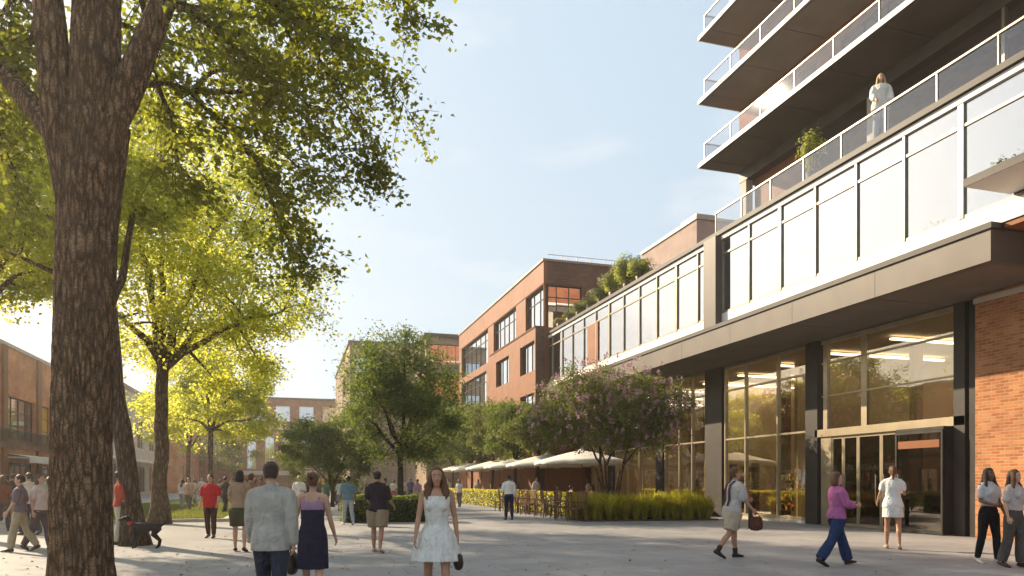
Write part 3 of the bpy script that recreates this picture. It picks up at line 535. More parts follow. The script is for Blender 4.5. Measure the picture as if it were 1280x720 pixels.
CR=[ # px, d, proto, yaw, h, top, bottom, label
 (8,27,0,LEFTW,1.75,(.45,.16,.08),(.06,.05,.06),'man in a burnt orange shirt leftmost in front of the brick shop'),
 (17,24,2,AWAY,1.78,(.04,.03,.04),(.28,.20,.13),'man in a black shirt and tan shorts outside the brick shop'),
 (31,25,1,TOWARD,1.70,(.66,.55,.52),(.06,.05,.07),'woman in a blush shirt before the shop awning'),
 (41,27,3,AWAY,1.68,(.70,.66,.62),(.12,.06,.06),'woman in a white blouse and maroon skirt before the shop'),
 (57,30,0,RIGHT,1.75,(.50,.52,.40),(.40,.36,.26),'man in a sage shirt walking beside the big trunk'),
 (228,40,1,AWAY,1.68,(.65,.60,.56),(.3,.25,.22),'woman in an ivory shirt on the lawn side between two tree trunks'),
 (243,44,4,TOWARD,1.70,(.70,.50,.42),(.5,.45,.4),'woman in a peach top and cream shorts behind the red shirted man'),
 (252,52,2,AWAY,1.80,(.66,.62,.60),(.3,.3,.35),'man in an off white shirt far behind the red shirted man'),
 (282,33,0,AWAY,1.76,(.03,.03,.035),(.03,.03,.035),'man dressed all in black walking away past the lawn'),
 (275,47,3,AWAY,1.66,(.50,.40,.36),(.35,.1,.08),'woman with a red skirt beyond the lawn corner'),
 (320,44,1,RIGHT,1.72,(.55,.25,.12),(.1,.1,.13),'woman in an amber top in the far plaza, left of the man in grey'),
 (288,62,0,TOWARD,1.76,(.7,.6,.5),(.2,.2,.2),'man in a cream jacket very far down the plaza'),
 (374,30,2,TOWARD,1.76,(.75,.72,.68),(.1,.1,.12),'man in a white T-shirt seen between the man in grey and the woman in navy'),
 (384,34,0,AWAY,1.82,(.05,.04,.04),(.08,.07,.07),'tall man in a black coat just left of the woman in navy'),
 (408,42,4,AWAY,1.66,(.10,.20,.12),(.2,.16,.12),'woman in a dark green top behind the woman in navy'),
 (420,48,0,TOWARD,1.75,(.65,.45,.3),(.1,.08,.08),'man in an apricot shirt beyond the clipped hedge'),
 (446,46,1,AWAY,1.70,(.70,.66,.62),(.12,.1,.1),'woman in a cream top behind the hedge, right of the teal shirt'),
 (457,52,2,RIGHT,1.75,(.12,.08,.07),(.1,.08,.06),'man in a chocolate shirt far behind the hedge'),
 (492,50,3,TOWARD,1.66,(.68,.62,.5),(.4,.1,.08),'woman in a beige blouse and brick red skirt under the round green tree'),
 (522,40,4,AWAY,1.68,(.55,.30,.35),(.1,.1,.15),'woman in a rose top left of the white dress'),
 (513,56,0,AWAY,1.80,(.08,.08,.16),(.06,.06,.1),'man in a navy shirt beyond the rose topped woman'),
 (574,44,1,TOWARD,1.70,(.68,.60,.55),(.15,.12,.12),'woman in a pale top at the far end of the parasol row'),
 (262,38,4,AWAY,1.7,(.5,.42,.35),(.2,.14,.1),'woman in a taupe top just behind the red shirted man'),
 (236,36,0,TOWARD,1.74,(.6,.35,.25),(.15,.12,.1),'man in a terracotta shirt at the lawn edge'),
 (291,41,2,LEFTW,1.75,(.25,.2,.2),(.4,.3,.2),'man in a charcoal shirt walking left beyond the woman in tan'),
 (307,38,4,TOWARD,1.66,(.7,.62,.5),(.3,.15,.1),'woman in a buttermilk top beyond the woman in tan'),
 (327,36,0,AWAY,1.78,(.3,.1,.07),(.1,.08,.07),'man in a dark red shirt showing over the shoulder of the man in grey'),
 (398,52,0,TOWARD,1.76,(.15,.13,.13),(.1,.1,.1),'man in a near black shirt centre distance, right of the navy dress'),
 (425,38,3,AWAY,1.66,(.6,.58,.5),(.2,.2,.25),'woman in an oat blouse and slate skirt left of the teal shirt'),
 (469,58,1,TOWARD,1.7,(.6,.2,.2),(.2,.2,.2),'woman in a cherry top in the distance behind the man in khaki shorts'),
 (482,44,0,RIGHT,1.76,(.2,.22,.15),(.2,.16,.12),'man in a moss shirt walking right beyond the hedge end'),
 (503,47,2,TOWARD,1.76,(.55,.5,.45),(.1,.1,.1),'man in a stone grey shirt by the trunk of the round green tree'),
 (534,52,1,AWAY,1.68,(.15,.1,.1),(.4,.3,.25),'woman in a black top right behind the white dress, far off'),
 (560,60,0,TOWARD,1.76,(.6,.55,.5),(.15,.15,.2),'man in a light shirt at the far mouth of the cafe terrace'),
 (4,22,1,RIGHT,1.7,(.25,.08,.06),(.1,.07,.07),'woman in a dark red top at the very left edge'),
 (36,20.5,0,LEFTW,1.76,(.75,.68,.62),(.07,.06,.08),'man in a cream shirt and black trousers left of the pale pink top'),
 (62,23,4,AWAY,1.68,(.35,.4,.25),(.5,.45,.35),'woman in an olive top against the left side of the big trunk'),
 (14,34,2,TOWARD,1.76,(.6,.3,.15),(.2,.15,.1),'man in a copper shirt close to the shop windows'),
 (46,36,3,RIGHT,1.66,(.55,.5,.5),(.12,.1,.12),'woman in a dove grey blouse close to the shop windows'),
 (155,33,1,TOWARD,1.68,(.7,.62,.5),(.3,.25,.2),'woman in a straw top between the big trunk and the leaning tree'),
 (332,70,1,TOWARD,1.7,(.6,.2,.15),(.1,.1,.1),'woman in a coral shirt near the far brick building'),
 (345,80,0,TOWARD,1.75,(.5,.5,.5),(.1,.1,.1),'man in a mid grey shirt at the foot of the far brick building'),
 (403,66,2,AWAY,1.75,(.7,.3,.12),(.2,.2,.2),'man in an orange shirt far down the plaza centre'),
 (430,72,3,TOWARD,1.68,(.7,.7,.7),(.1,.1,.3),'woman in a white blouse and blue skirt far down the plaza'),
]
for i,(px,d,k,yw,h,t,b,lab) in enumerate(CR):
    x,y=W(px,d); far(protos[k],x,y,yw+rnd.uniform(-25,25),h,t,b,lab,['skin','skin_tan','skin_deep','skin'][i%4],['hair_dark','hair_brown','hair_blond','hair_dark','hair_brown'][i%5])
# seated diners, facing the tables under the parasols
DIN=[(13.0,33.0,-90,0,(.6,.5,.45),'diner in a beige top seated left of the nearest parasol pole'),
     (14.3,33.4,90,1,(.55,.12,.10),'diner in a red top seated right of the nearest parasol pole'),
     (13.0,38.1,-90,1,(.78,.75,.7),'diner in a white top seated left of the second parasol pole'),
     (14.3,38.4,90,0,(.06,.06,.08),'diner in a black top seated right of the second parasol pole'),
     (13.0,45.8,-90,0,(.45,.3,.2),'diner in a brown top at the third parasol'),
     (14.3,46.0,90,1,(.2,.3,.4),'diner in a blue top at the third parasol')]
DINERS=DIN
for x,y,yw,k,t,lab in DIN: far(seatp[k],x,y,yw,1.72,t,(.08,.07,.09),lab,'skin','hair_dark')
for x,y,yw,k,h,t,b,lab in [(14.7,34.9,60,1,1.7,(.75,.66,.5),(.6,.5,.35),'woman in a straw coloured outfit standing beneath the nearest parasol'),(12.4,36.6,-140,0,1.8,(.6,.55,.5),(.1,.1,.1),'man in a light grey shirt standing between the first two parasols'),
      (12.5,41.4,160,4,1.7,(.65,.35,.3),(.1,.1,.1),'woman in a salmon top standing beyond the second parasol'),(14.6,42.6,90,2,1.8,(.35,.12,.1),(.1,.1,.1),'man in a wine red shirt standing near the third parasol'),(12.3,49.0,150,3,1.7,(.5,.45,.4),(.2,.1,.1),'woman in a mushroom blouse near the fourth parasol')]:
    far(protos[k],x,y,yw,h,t,b,lab,'skin_tan','hair_dark')
# ---- the dog by the leaning tree
D=MB()
D.loft([(0,-.30,.50),(0,-.15,.51),(0,.08,.49),(0,.24,.50)],[(.085,.10),(.09,.095),(.11,.135),(.09,.12)],side=(1,0,0),n=16)
D.loft([(0,.24,.54),(0,.34,.66),(0,.39,.72)],[(.07,.08),(.055,.06),(.055,.055)],n=12)
D.loft([(0,.37,.73),(0,.45,.73),(0,.53,.70),(0,.57,.69)],[(.06,.06),(.055,.05),(.032,.032),(.025,.024)],n=12)
for sd in (-1,1):
    D.loft([(sd*.045,.39,.77),(sd*.065,.37,.80),(sd*.075,.38,.74)],[(.02,.012),(.025,.01),(.012,.008)],n=8)
    D.loft([(sd*.07,.22,.48),(sd*.07,.20,.33),(sd*.07,.22,.2),(sd*.07,.22,.05),(sd*.07,.25,.03)],[.055,.04,.028,.022,.028],n=10)
    D.loft([(sd*.07,-.28,.48),(sd*.07,-.20,.33),(sd*.07,-.34,.19),(sd*.07,-.31,.05),(sd*.07,-.27,.03)],[(.06,.09),(.045,.055),.026,.022,.028],n=10)
D.loft([(0,-.36,.54),(0,-.46,.62),(0,-.52,.76),(0,-.50,.86)],[.03,.024,.018,.01],n=8)
x,y=W(181,16.3)
dog=meshobj(evalmesh(D,'dog',.012),'dog',mat_noise('black_fur',(.012,.009,.008),(.035,.025,.02),scale=20,rough=.7,bump=.6,bscale=60))
dog.location=(x,y,0); dog.rotation_euler=(0,0,R(LEFTW+10)); dog.scale=(.95,.95,.95)
MB().loft([(0,.305,.60),(0,.318,.622)],[(.074,.076),(.07,.072)],n=16).build('collar',cloth((.5,.05,.04)),dog,True)
tag(dog,'black dog with a raised tail standing at the foot of the leaning tree','dog')
# ------------------------------------------------------------------ ground
g=MB(); g.quad((-600,-600,0),(600,-600,0),(600,600,0),(-600,600,0)); tag(g.build('ground',M['paving']),kind='structure')
# lawn bed with kerb
def kerb_ring(mb,x0,x1,y0,y1,w,h):
    mb.box(x0,x1,y0,y0+w,-.05,h); mb.box(x0,x1,y1-w,y1,-.05,h); mb.box(x0,x0+w,y0+w,y1-w,-.05,h); mb.box(x1-w,x1,y0+w,y1-w,-.05,h)
LAWN=(-10,-2.4,29.5,66)
mb=MB(); kerb_ring(mb,*LAWN,.25,.12); tag(mb.build('kerb',M['stone']),kind='structure')
mb=MB(); x0,x1,y0,y1=LAWN; mb.box(x0+.25,x1-.25,y0+.25,y1-.25,-.04,.09); tag(mb.build('lawn',M['lawn']),kind='structure')
def blades(name,pts,h,w,mat,spread=.3,seed=1):
    rs=np.random.RandomState(seed); n=len(pts); pts=np.asarray(pts,float)
    hh=h*(.7+.5*rs.rand(n)); a=rs.rand(n)*6.283; l=spread*h*rs.rand(n); b=rs.rand(n)*6.283
    ux=np.cos(a)*w/2; uy=np.sin(a)*w/2
    V=np.empty((n,5,3)); V[:,0]=pts-np.c_[ux,uy,0*ux]; V[:,1]=pts+np.c_[ux,uy,0*ux]
    mid=pts+np.c_[np.cos(b)*l*.35,np.sin(b)*l*.35,hh*.6]; V[:,2]=mid+np.c_[ux,uy,0*ux]*.8; V[:,3]=mid-np.c_[ux,uy,0*ux]*.8; V[:,4]=pts+np.c_[np.cos(b)*l,np.sin(b)*l,hh]
    me=bpy.data.meshes.new(name); me.vertices.add(n*5); me.vertices.foreach_set('co',V.reshape(-1))
    i=np.arange(n)*5; L=np.stack([i,i+1,i+2,i+3,i+3,i+2,i+4],1).reshape(-1)
    me.loops.add(n*7); me.loops.foreach_set('vertex_index',L.astype(np.int32)); me.polygons.add(n*2)
    ls=np.stack([np.arange(n)*7,np.arange(n)*7+4],1).reshape(-1); me.polygons.foreach_set('loop_start',ls.astype(np.int32))
    me.update(calc_edges=True); me.validate(); me.materials.append(mat)
    o=bpy.data.objects.new(name,me); COL.objects.link(o); return o
rs=np.random.RandomState(3)
n=26000; P=np.c_[rs.uniform(LAWN[0]+.3,LAWN[1]-.3,n),LAWN[2]+.3+(rs.rand(n)**1.5)*22,np.full(n,.08)]
tag(blades('grass',P,.11,.03,M['lawn_blade'],.6),kind='stuff')

# ------------------------------------------------------------------ facade helper
def wall_holes(mb,O,U,Nn,u0,u1,z0,z1,holes,dep):
    """O origin, U unit direction along the wall, Nn outward normal; holes (ua,ub,za,zb); depth of reveals"""
    O=Vector(O);U=Vector(U);Nn=Vector(Nn)
    us=sorted({u0,u1}|{h[0] for h in holes}|{h[1] for h in holes}); zs=sorted({z0,z1}|{h[2] for h in holes}|{h[3] for h in holes})
    us=[u for u in us if u0<=u<=u1]; zs=[z for z in zs if z0<=z<=z1]
    pt=lambda u,z,n=0:O+U*u+Vector((0,0,z))-Nn*n
    ccw=U.cross(Vector((0,0,1))).dot(Nn)>0
    def q(a,b,c,d): mb.quad(*( (a,b,c,d) if ccw else (d,c,b,a)))
    for i in range(len(us)-1):
        for j in range(len(zs)-1):
            uc=(us[i]+us[i+1])/2; zc=(zs[j]+zs[j+1])/2
            if any(h[0]<uc<h[1] and h[2]<zc<h[3] for h in holes): continue
            q(pt(us[i],zs[j]),pt(us[i+1],zs[j]),pt(us[i+1],zs[j+1]),pt(us[i],zs[j+1]))
    for a,b,c,d in holes:
        q(pt(a,c),pt(b,c),pt(b,c,dep),pt(a,c,dep)); q(pt(b,d),pt(a,d),pt(a,d,dep),pt(b,d,dep))
        q(pt(a,d),pt(a,c),pt(a,c,dep),pt(a,d,dep)); q(pt(b,c),pt(b,d),pt(b,d,dep),pt(b,c,dep))
def obox(mb,O,U,Nn,ua,ub,za,zb,na,nb):
    """box in wall coordinates; n measured inwards from the face"""
    O=Vector(O);U=Vector(U);Nn=Vector(Nn); n=len(mb.v); fl=U.cross(-Nn).z<0
    for z in (za,zb):
        for u,w in ((ua,na),(ub,na),(ub,nb),(ua,nb)): mb.v.append(tuple(O+U*u-Nn*w+Vector((0,0,z))))
    for f in ((0,3,2,1),(4,5,6,7),(0,1,5,4),(1,2,6,5),(2,3,7,6),(3,0,4,7)): mb.f.append(tuple(n+i for i in (f[::-1] if fl else f)))
def window(parent,O,U,Nn,h,cols,rows,mat_f,mat_g,dep=.25,fw=.07,mw=.05,name='window',sill=None):
    a,b,c,d=h; f=MB(); n0=dep-.12; n1=dep-.02
    obox(f,O,U,Nn,a,b,c,c+fw,n0,n1); obox(f,O,U,Nn,a,b,d-fw,d,n0,n1)
    obox(f,O,U,Nn,a,a+fw,c+fw,d-fw,n0,n1); obox(f,O,U,Nn,b-fw,b,c+fw,d-fw,n0,n1)
    zr=rows if isinstance(rows,(list,tuple)) else [c+(d-c)*k/rows for k in range(1,rows)]
    ur=cols if isinstance(cols,(list,tuple)) else [a+(b-a)*k/cols for k in range(1,cols)]
    for z in zr: obox(f,O,U,Nn,a+fw,b-fw,z-mw/2,z+mw/2,n0+.01,n1-.01)
    for u in ur: obox(f,O,U,Nn,u-mw/2,u+mw/2,c+fw,d-fw,n0+.005,n1-.005)
    w=f.build(name,mat_f,parent)
    p=MB(); obox(p,O,U,Nn,a+.02,b-.02,c+.02,d-.02,n0+.045,n0+.057); p.build('pane',mat_g,w)
    return w
def building(name,label,x0,x1,y0,y1,z1,faces,mats,parapet=.0,loc=None,z0=0,dep=.3):
    """faces: {'-x'|'+x'|'-y': list of (ua,ub,za,zb,cols,rows)}; u is world y (x faces) or world x (y faces)"""
    root=empty('building',((x0+x1)/2,(y0+y1)/2,0)); tag(root,label,'building'); off=Vector(root.location)
    wall=MB(); wl,gl,fr=mats
    for k in ('-x','+x','-y','+y'):
        hs=faces.get(k,[])
        if k=='-x': O=Vector((x0,0,0));U=(0,1,0);Nn=(-1,0,0);r=(y0,y1)
        elif k=='+x': O=Vector((x1,0,0));U=(0,1,0);Nn=(1,0,0);r=(y0,y1)
        elif k=='-y': O=Vector((0,y0,0));U=(1,0,0);Nn=(0,-1,0);r=(x0,x1)
        else: O=Vector((0,y1,0));U=(1,0,0);Nn=(0,1,0);r=(x0,x1)
        O=O-off
        wall_holes(wall,O,U,Nn,r[0],r[1],z0,z1,[h[:4] for h in hs],dep)
        for h in hs: window(root,O,U,Nn,h[:4],h[4],h[5],fr,gl,dep)
    wall.build('wall',wl,root)
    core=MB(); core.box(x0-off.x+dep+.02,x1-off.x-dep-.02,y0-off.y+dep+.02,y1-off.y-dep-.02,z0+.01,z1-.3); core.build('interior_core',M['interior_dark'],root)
    return root,off

# ------------------------------------------------------------------ podium (storefront, glass band, canopy)
XG,XB,XC=17.9,15.3,15.0
ZS=6.5; YE=12.4; YN=42.6
pod=empty('glass_podium',(XG,20,0)); tag(pod,'long podium with mirrored upper band, dark canopy and tall shopfront','building')
def pp(mb,name,mat,parent=None,smooth=False):
    o=mb.build(name,mat,parent if parent else pod,smooth)
    if not parent: 
        for v in o.data.vertices: v.co-=Vector((XG,20,0))
    elif parent:
        for v in o.data.vertices: v.co-=Vector((XG,20,0))
    return o
# canopy
mb=MB(); y=YE
while y<YN: mb.box(XC,XC+.25,y+(.006 if y>YE else 0),min(y+3.38,YN)-.006,6.5,7.22); y+=3.38
mb.box(XC+.25,XG+3,YE,YE+.25,6.5,7.22); can=pp(mb,'canopy',M['taupe'])
mb=MB(); mb.box(XC-.05,XG+3,YE-.05,YN+.02,7.222,7.36); pp(mb,'canopy_cap',M['dark_metal'],can)
mb=MB()
y=YE+.25
while y<YN:
    y2=min(y+3.38,YN); mb.box(XC+.25,XG+2.0,y+.02,y2-.02,6.53,6.6); y=y2
pp(mb,'canopy_soffit',M['soffit'],can)
mb=MB(); mb.box(XC+.25,XG+3,YE+.25,YN,6.62,7.2); pp(mb,'canopy_core',M['dark_metal'],can)
# floor slab of the glass band and its soffit south of the canopy
mb=MB(); mb.box(XB+.02,26,0,YE-.06,7.24,7.34); pp(mb,'soffit',M['orange_panel'])
mb=MB(); mb.box(XB-.02,XB+.16,0,YN,7.37,7.80); pp(mb,'spandrel',M['white_trim'])
mb=MB(); mb.box(XB+.17,26,0,YN,7.37,7.5); mb.box(26,27,0,YN,7.5,10.5); pp(mb,'floor_slab',M['stone'])
mb=MB(); mb.box(XB-.15,26,0,YN+.1,10.74,10.90); mb.box(XB+.1,26,0,YN+.05,10.902,10.94); ts=pp(mb,'terrace_slab',M['dark_metal'])
mb=MB(); mb.box(XB-.06,XB+.16,0,YN,10.56,10.718); pp(mb,'head_trim',M['white_trim'])
# band bays
ys=[YX(p,XB) for p in (1201,1131.5,1069,1018.7,972.7,933,903)]
ys=[13.4+1.68*k for k in range(-8,18)]; ys=[y for y in ys if y<YN-.6]+[YN]
ys=[round(y,3) for y in ys]
for i in range(len(ys)-1):
    a,b=ys[i],ys[i+1]
    thick=.15 if i%4==0 else .075
    f=MB(); f.box(XB-.04,XB+.1,a-thick/2,a+thick/2,7.802,10.558)
    f.box(XB-.02,XB+.08,a+thick/2,b-.06,9.98,10.05); f.box(XB-.02,XB+.08,a+thick/2,b-.06,7.802,7.87)
    w=pp(f,'window',M['frame_grey'])
    p=MB(); p.box(XB+.02,XB+.035,a+.02,b-.02,7.81,10.55); 
    pp(p,'pane',M['band_glass'],w)
# orange panel standing in for a reflection in one bay's glass
mb=MB(); mb.box(XB-.035,XB+.015,YX(748,XB),YX(735,XB),7.9,9.96); pp(mb,'orange_infill',M['orange_panel'])
# big taupe pier crossing the band
ya,yb=YX(902,XB),YX(888,XB)
mb=MB(); mb.box(XB-.30,XB-.05,ya,yb,7.37,10.70); mb.box(XB-.30,XB-.045,ya-.06,ya-.002,7.37,10.70); pp(mb,'band_pier',M['taupe'])
# terrace railing
def railing(parent,x,y0,y1,z,h,off,step=1.68,ret=None,posts=M['frame_grey']):
    """along y at x; ret = x where an end return stops"""
    r=MB(); n=max(1,round((y1-y0)/step))
    for k in range(n+1):
        y=y0+(y1-y0)*k/n; r.box(x-.025,x+.025,y-.02,y+.02,z,z+h)
    r.box(x-.035,x+.035,y0-.03,y1+.03,z+h+.001,z+h+.05)
    if ret:
        r.box(x+.036,ret,y1-.03,y1+.03,z+h+.001,z+h+.05); r.box(ret-.05,ret,y1-.02,y1+.02,z,z+h); r.box((x+ret)/2-.02,(x+ret)/2+.02,y1-.02,y1+.02,z,z+h)
    o=r.build('railing',posts,parent)
    gl=MB()
    for k in range(n):
        a=y0+(y1-y0)*k/n; b=y0+(y1-y0)*(k+1)/n; gl.box(x-.007,x+.007,a+.05,b-.05,z+.06,z+h-.03)
    if ret: gl.box(x+.07,(x+ret)/2-.05,y1-.007,y1+.007,z+.06,z+h-.03); gl.box((x+ret)/2+.05,ret-.09,y1-.007,y1+.007,z+.06,z+h-.03)
    q=gl.build('glass_panel',M['rail_glass'],o)
    for ob in (o,q):
        for v in ob.data.vertices: v.co-=Vector(off)
    return o
railing(pod,XB+.0,1,23.9,10.90,.76,(XG,20,0))
# storefront ------------------------------------------------------------
def col_y(px): return YX(px,XG)
cols=[(1215,1196),(1028,1010),(907,884),(832,822),(770,762)]
for a,b in cols:
    mb=MB(); mb.box(XG-.12,XG+.15,col_y(a)+.12,col_y(b),0,6.53); pp(mb,'column',M['dark_metal'])
def bay(pa,pb,ums,zms,extra=None,z0=.12,z1=6.5):
    ya,yb=col_y(pa),col_y(pb); f=MB()
    f.box(XG-.05,XG+.1,ya,yb,z0,z0+.1); f.box(XG-.05,XG+.1,ya,yb,z1-.12,z1)
    us=[ya+.03]+[col_y(p) for p in ums]+[yb-.03]
    for u in us: f.box(XG-.06,XG+.09,u-.035,u+.035,z0+.1,z1-.12)
    for z in zms: f.box(XG-.04,XG+.08,ya+.065,yb-.065,z-.035,z+.035)
    w=pp(f,'window',M['frame_gold'])
    p=MB(); p.box(XG+.02,XG+.035,ya+.01,yb-.01,z0+.05,z1-.05); pp(p,'pane',M['shop_glass'],w); 
    s=MB(); s.box(XG-.12,XG+.15,ya,yb,0,z0-.002); pp(s,'plinth',M['stone'],w)
bay(1010,907,(972.8,932.7),(3.35,5.45))
bay(884,832,(866,850),(3.35,5.45)); bay(822,770,(800,785),(3.35,5.45)); bay(762,705,(745,725),(3.35,5.45))
# entrance bay: tall glazing over doors
ya,yb=col_y(1196),col_y(1028)
f=MB(); f.box(XG-.12,XG+.12,ya-.35,yb+.25,3.1,3.36); f.box(XG-.05,XG+.1,ya,yb,6.36,6.5); f.box(XG-.03,XG+.07,ya,yb,4.5,4.55); f.box(XG-.03,XG+.07,ya,yb,5.66,5.72)
f.box(XG-.05,XG+.1,ya,ya+.06,3.362,6.36); f.box(XG-.05,XG+.1,yb-.3,yb-.1,3.362,6.36); f.box(XG+.01,XG+.12,col_y(1083),col_y(1076),3.362,6.36)
w=pp(f,'window',M['frame_gold']); p=MB(); p.box(XG+.02,XG+.035,ya+.06,yb-.1,3.37,6.35); pp(p,'pane',M['shop_glass'],w)
def leaf(pa,pb,matf,x=XG,z1=3.08,handle=None):
    a,b=col_y(pa),col_y(pb); f=MB(); t=.055
    f.box(x-.04,x+.04,a,a+t,.02,z1); f.box(x-.04,x+.04,b-t,b,.02,z1); f.box(x-.04,x+.04,a+t,b-t,.02,.12); f.box(x-.04,x+.04,a+t,b-t,z1-.08,z1)
    d=pp(f,'door',matf); p=MB(); p.box(x-.008,x+.008,a+t,b-t,.12,z1-.08); pp(p,'pane',M['door_glass'],d)
    if handle:
        h=MB(); yy=a+.16 if handle==1 else b-.16; h.tube([(x-.10,yy,.85),(x-.10,yy,1.75)],.018); h.box(x-.10,x-.04,yy-.012,yy+.012,.9,.93); h.box(x-.10,x-.04,yy-.012,yy+.012,1.67,1.7); pp(h,'handle',M['frame_gold'],d)
leaf(1055,1041,M['frame_gold']); leaf(1073.5,1055.5,M['frame_gold']); leaf(1102.5,1074,M['frame_gold'],handle=1); leaf(1134,1103,M['frame_gold'],handle=2)
leaf(1195,1135,M['frame_dark'],x=XG-.45,z1=3.0,handle=2)
mb=MB(); mb.box(XG-.49,XG-.41,col_y(1194)+.08,col_y(1136)-.08,2.5,2.72); d=[c for c in pod.children if c.name.startswith('door')][-1]; pp(mb,'door_rail',M['orange_panel'],d)
mb=MB(); mb.box(XG-.40,XG-.05,col_y(1195),col_y(1195)+.06,.02,3.0); mb.box(XG-.40,XG-.05,col_y(1135)-.06,col_y(1135),.02,3.0); mb.box(XG-.45,XG-.05,col_y(1195),col_y(1135),3.01,3.09); pp(mb,'door_surround',M['frame_dark'])
mb=MB(); mb.box(XG-.06,XG+.1,col_y(1041),yb,.02,3.098); pp(mb,'side_panel',M['frame_gold'])
# brick pier + wall at the right
YP=col_y(1221)
mb=MB(); mb.box(17.55,18.6,-2,YP-.25,0,6.52); mb.box(17.55,26,-2,-1.7,0,6.5)
wb=pp(mb,'brick_wall',M['brick'])
mb=MB(); mb.box(17.50,18.62,-2,YP-.23,6.30,6.44); pp(mb,'stone_cap',M['stone'],wb)
mb=MB(); mb.box(XG-.1,XG+.5,YP-.25,col_y(1215),0,6.52); pp(mb,'corner_jamb',M['frame_dark'])
# interior
mb=MB(); mb.box(XG+.2,26,YP-.2,YN,.0,.05); pp(mb,'shop_floor',M['stone'])
mb=MB(); mb.box(25.5,25.8,-2,YN,0,6.5); mb.box(XG+.2,25.5,YN-.3,YN-.1,0,6.5)
for yy in (24.7,31.5): mb.box(19.6,25.5,yy,yy+.2,0,6.5)
pp(mb,'interior_wall',M['interior'])
mb=MB()
for yy in (17.2,20.4,27.5,34): mb.loft([(21.2,yy,.05),(21.2,yy,6.5)],[.22,.22],n=14,cap=False)
pp(mb,'interior_column',M['wood'])
for yy,zt in ((22.2,2.6),(26.0,2.2),(29.5,2.4)):
    mb=MB(); mb.box(20.2,20.6,yy-.9,yy-.86,.05,zt); mb.box(20.2,20.6,yy+.86,yy+.9,.05,zt)
    z=.3
    while z<zt: mb.box(20.2,20.6,yy-.86,yy+.86,z,z+.03); z+=.42
    sh=pp(mb,'shelf',M['wood'])
    cc=[(.6,.12,.06),(.75,.6,.3),(.7,.25,.1),(.8,.75,.6),(.2,.35,.15),(.75,.5,.12)]
    for k in range(6):
        b=MB(); z=.33
        while z<zt-.3:
            for q in range(3):
                u=yy-.75+rnd.random()*1.4; b.box(20.24,20.24+.2,u,u+.1+rnd.random()*.1,z,z+.12+rnd.random()*.18)
            z+=.42
        pp(b,'goods',cloth(cc[k]),sh)
mb=MB(); mb.box(XG+.2,25.5,YP-.2,YN-.4,6.45,6.52); pp(mb,'shop_ceiling',M['interior'])
for k in range(9):
    mb=MB(); yy=16.5+k*2.9; mb.box(19.2,24.6,yy,yy+.16,6.30,6.36); pp(mb,'ceiling_lamp',M['lamp'])
mb=MB(); mb.box(19.8,20.5,17.0,19.6,.05,1.1); pp(mb,'counter',M['wood'])
# terrace side mass and far right planter ledge
mb=MB(); mb.box(13.95,XB-.03,2,12.15,7.92,8.04); lg=pp(mb,'ledge',M['white_trim'])
mb=MB(); mb.box(13.93,14.1,2,12.17,8.042,8.09); mb.box(13.93,13.949,2,12.17,7.92,8.04); pp(mb,'ledge_edge',M['dark_metal'],lg)

# ------------------------------------------------------------------ apartment tower
XT=18.2; XW=20.4; YT=29.9
tow=empty('apartment_tower',(XW,15,10.95)); tag(tow,'tall apartment tower with dark stacked balconies and glass railings above the glass podium','building'); off=(XW,15,10.95)
def tp(mb,name,mat,parent=None):
    o=mb.build(name,mat,parent or tow)
    for v in o.data.vertices: v.co-=Vector(off)
    return o
for k in range(5):
    z=16.3+3.0*k
    mb=MB(); mb.box(XT,XW+8,-4,YT,z,z+.10)
    sl=tp(mb,'balcony_slab',M['soffit'])
    mb=MB(); mb.box(XT-.03,XT-.001,-4,YT+.03,z-.02,z+.14); mb.box(XT,XW+.5,YT+.001,YT+.03,z-.02,z+.14); mb.box(XT+.02,XW+7,-4,YT-.02,z+.102,z+.215); tp(mb,'slab_edge',M['white_trim'],sl)
    mb=MB(); y=-4
    while y<YT-.3:
        mb.box(XT+.12,XW-.06,y,min(y+2.5,YT-.1),z-.03,z-.002); y+=2.54
    tp(mb,'soffit_panel',M['soffit_light'],sl)
    r=railing(tow,XT+.18,-4,YT-.25,z+.217,.80,off,2.1,ret=XW)
    # recessed wall and windows of the storey above this slab
    if k<4:
        hs=[]
        y=1.5
        while y+3.4<YT-1: hs.append((y,y+3.4,z+.3,z+2.55,3,1)); y+=4.6
        O=Vector((XW,0,0))-Vector(off); wl=MB(); O2=O
        wall_holes(wl,O2,(0,1,0),(-1,0,0),-4,YT-.02,z+.22,z+2.998,[h[:4] for h in hs],.25); O3=Vector((0,YT-.02,0))-Vector(off)
        wall_holes(wl,O3,(1,0,0),(0,1,0),XW,XW+7,z+.22,z+2.998,[],.2); wl.box(XW+.5-off[0],XW+.6-off[0],-4-off[1],YT-.3-off[1],z+.22-off[2],z+2.9-off[2])
        wl.build('tower_wall',M['brick_far'],tow)
        for h in hs: window(tow,O2,(0,1,0),(-1,0,0),h[:4],h[4],h[5],M['frame_dark'],M['win_glass'],.25)
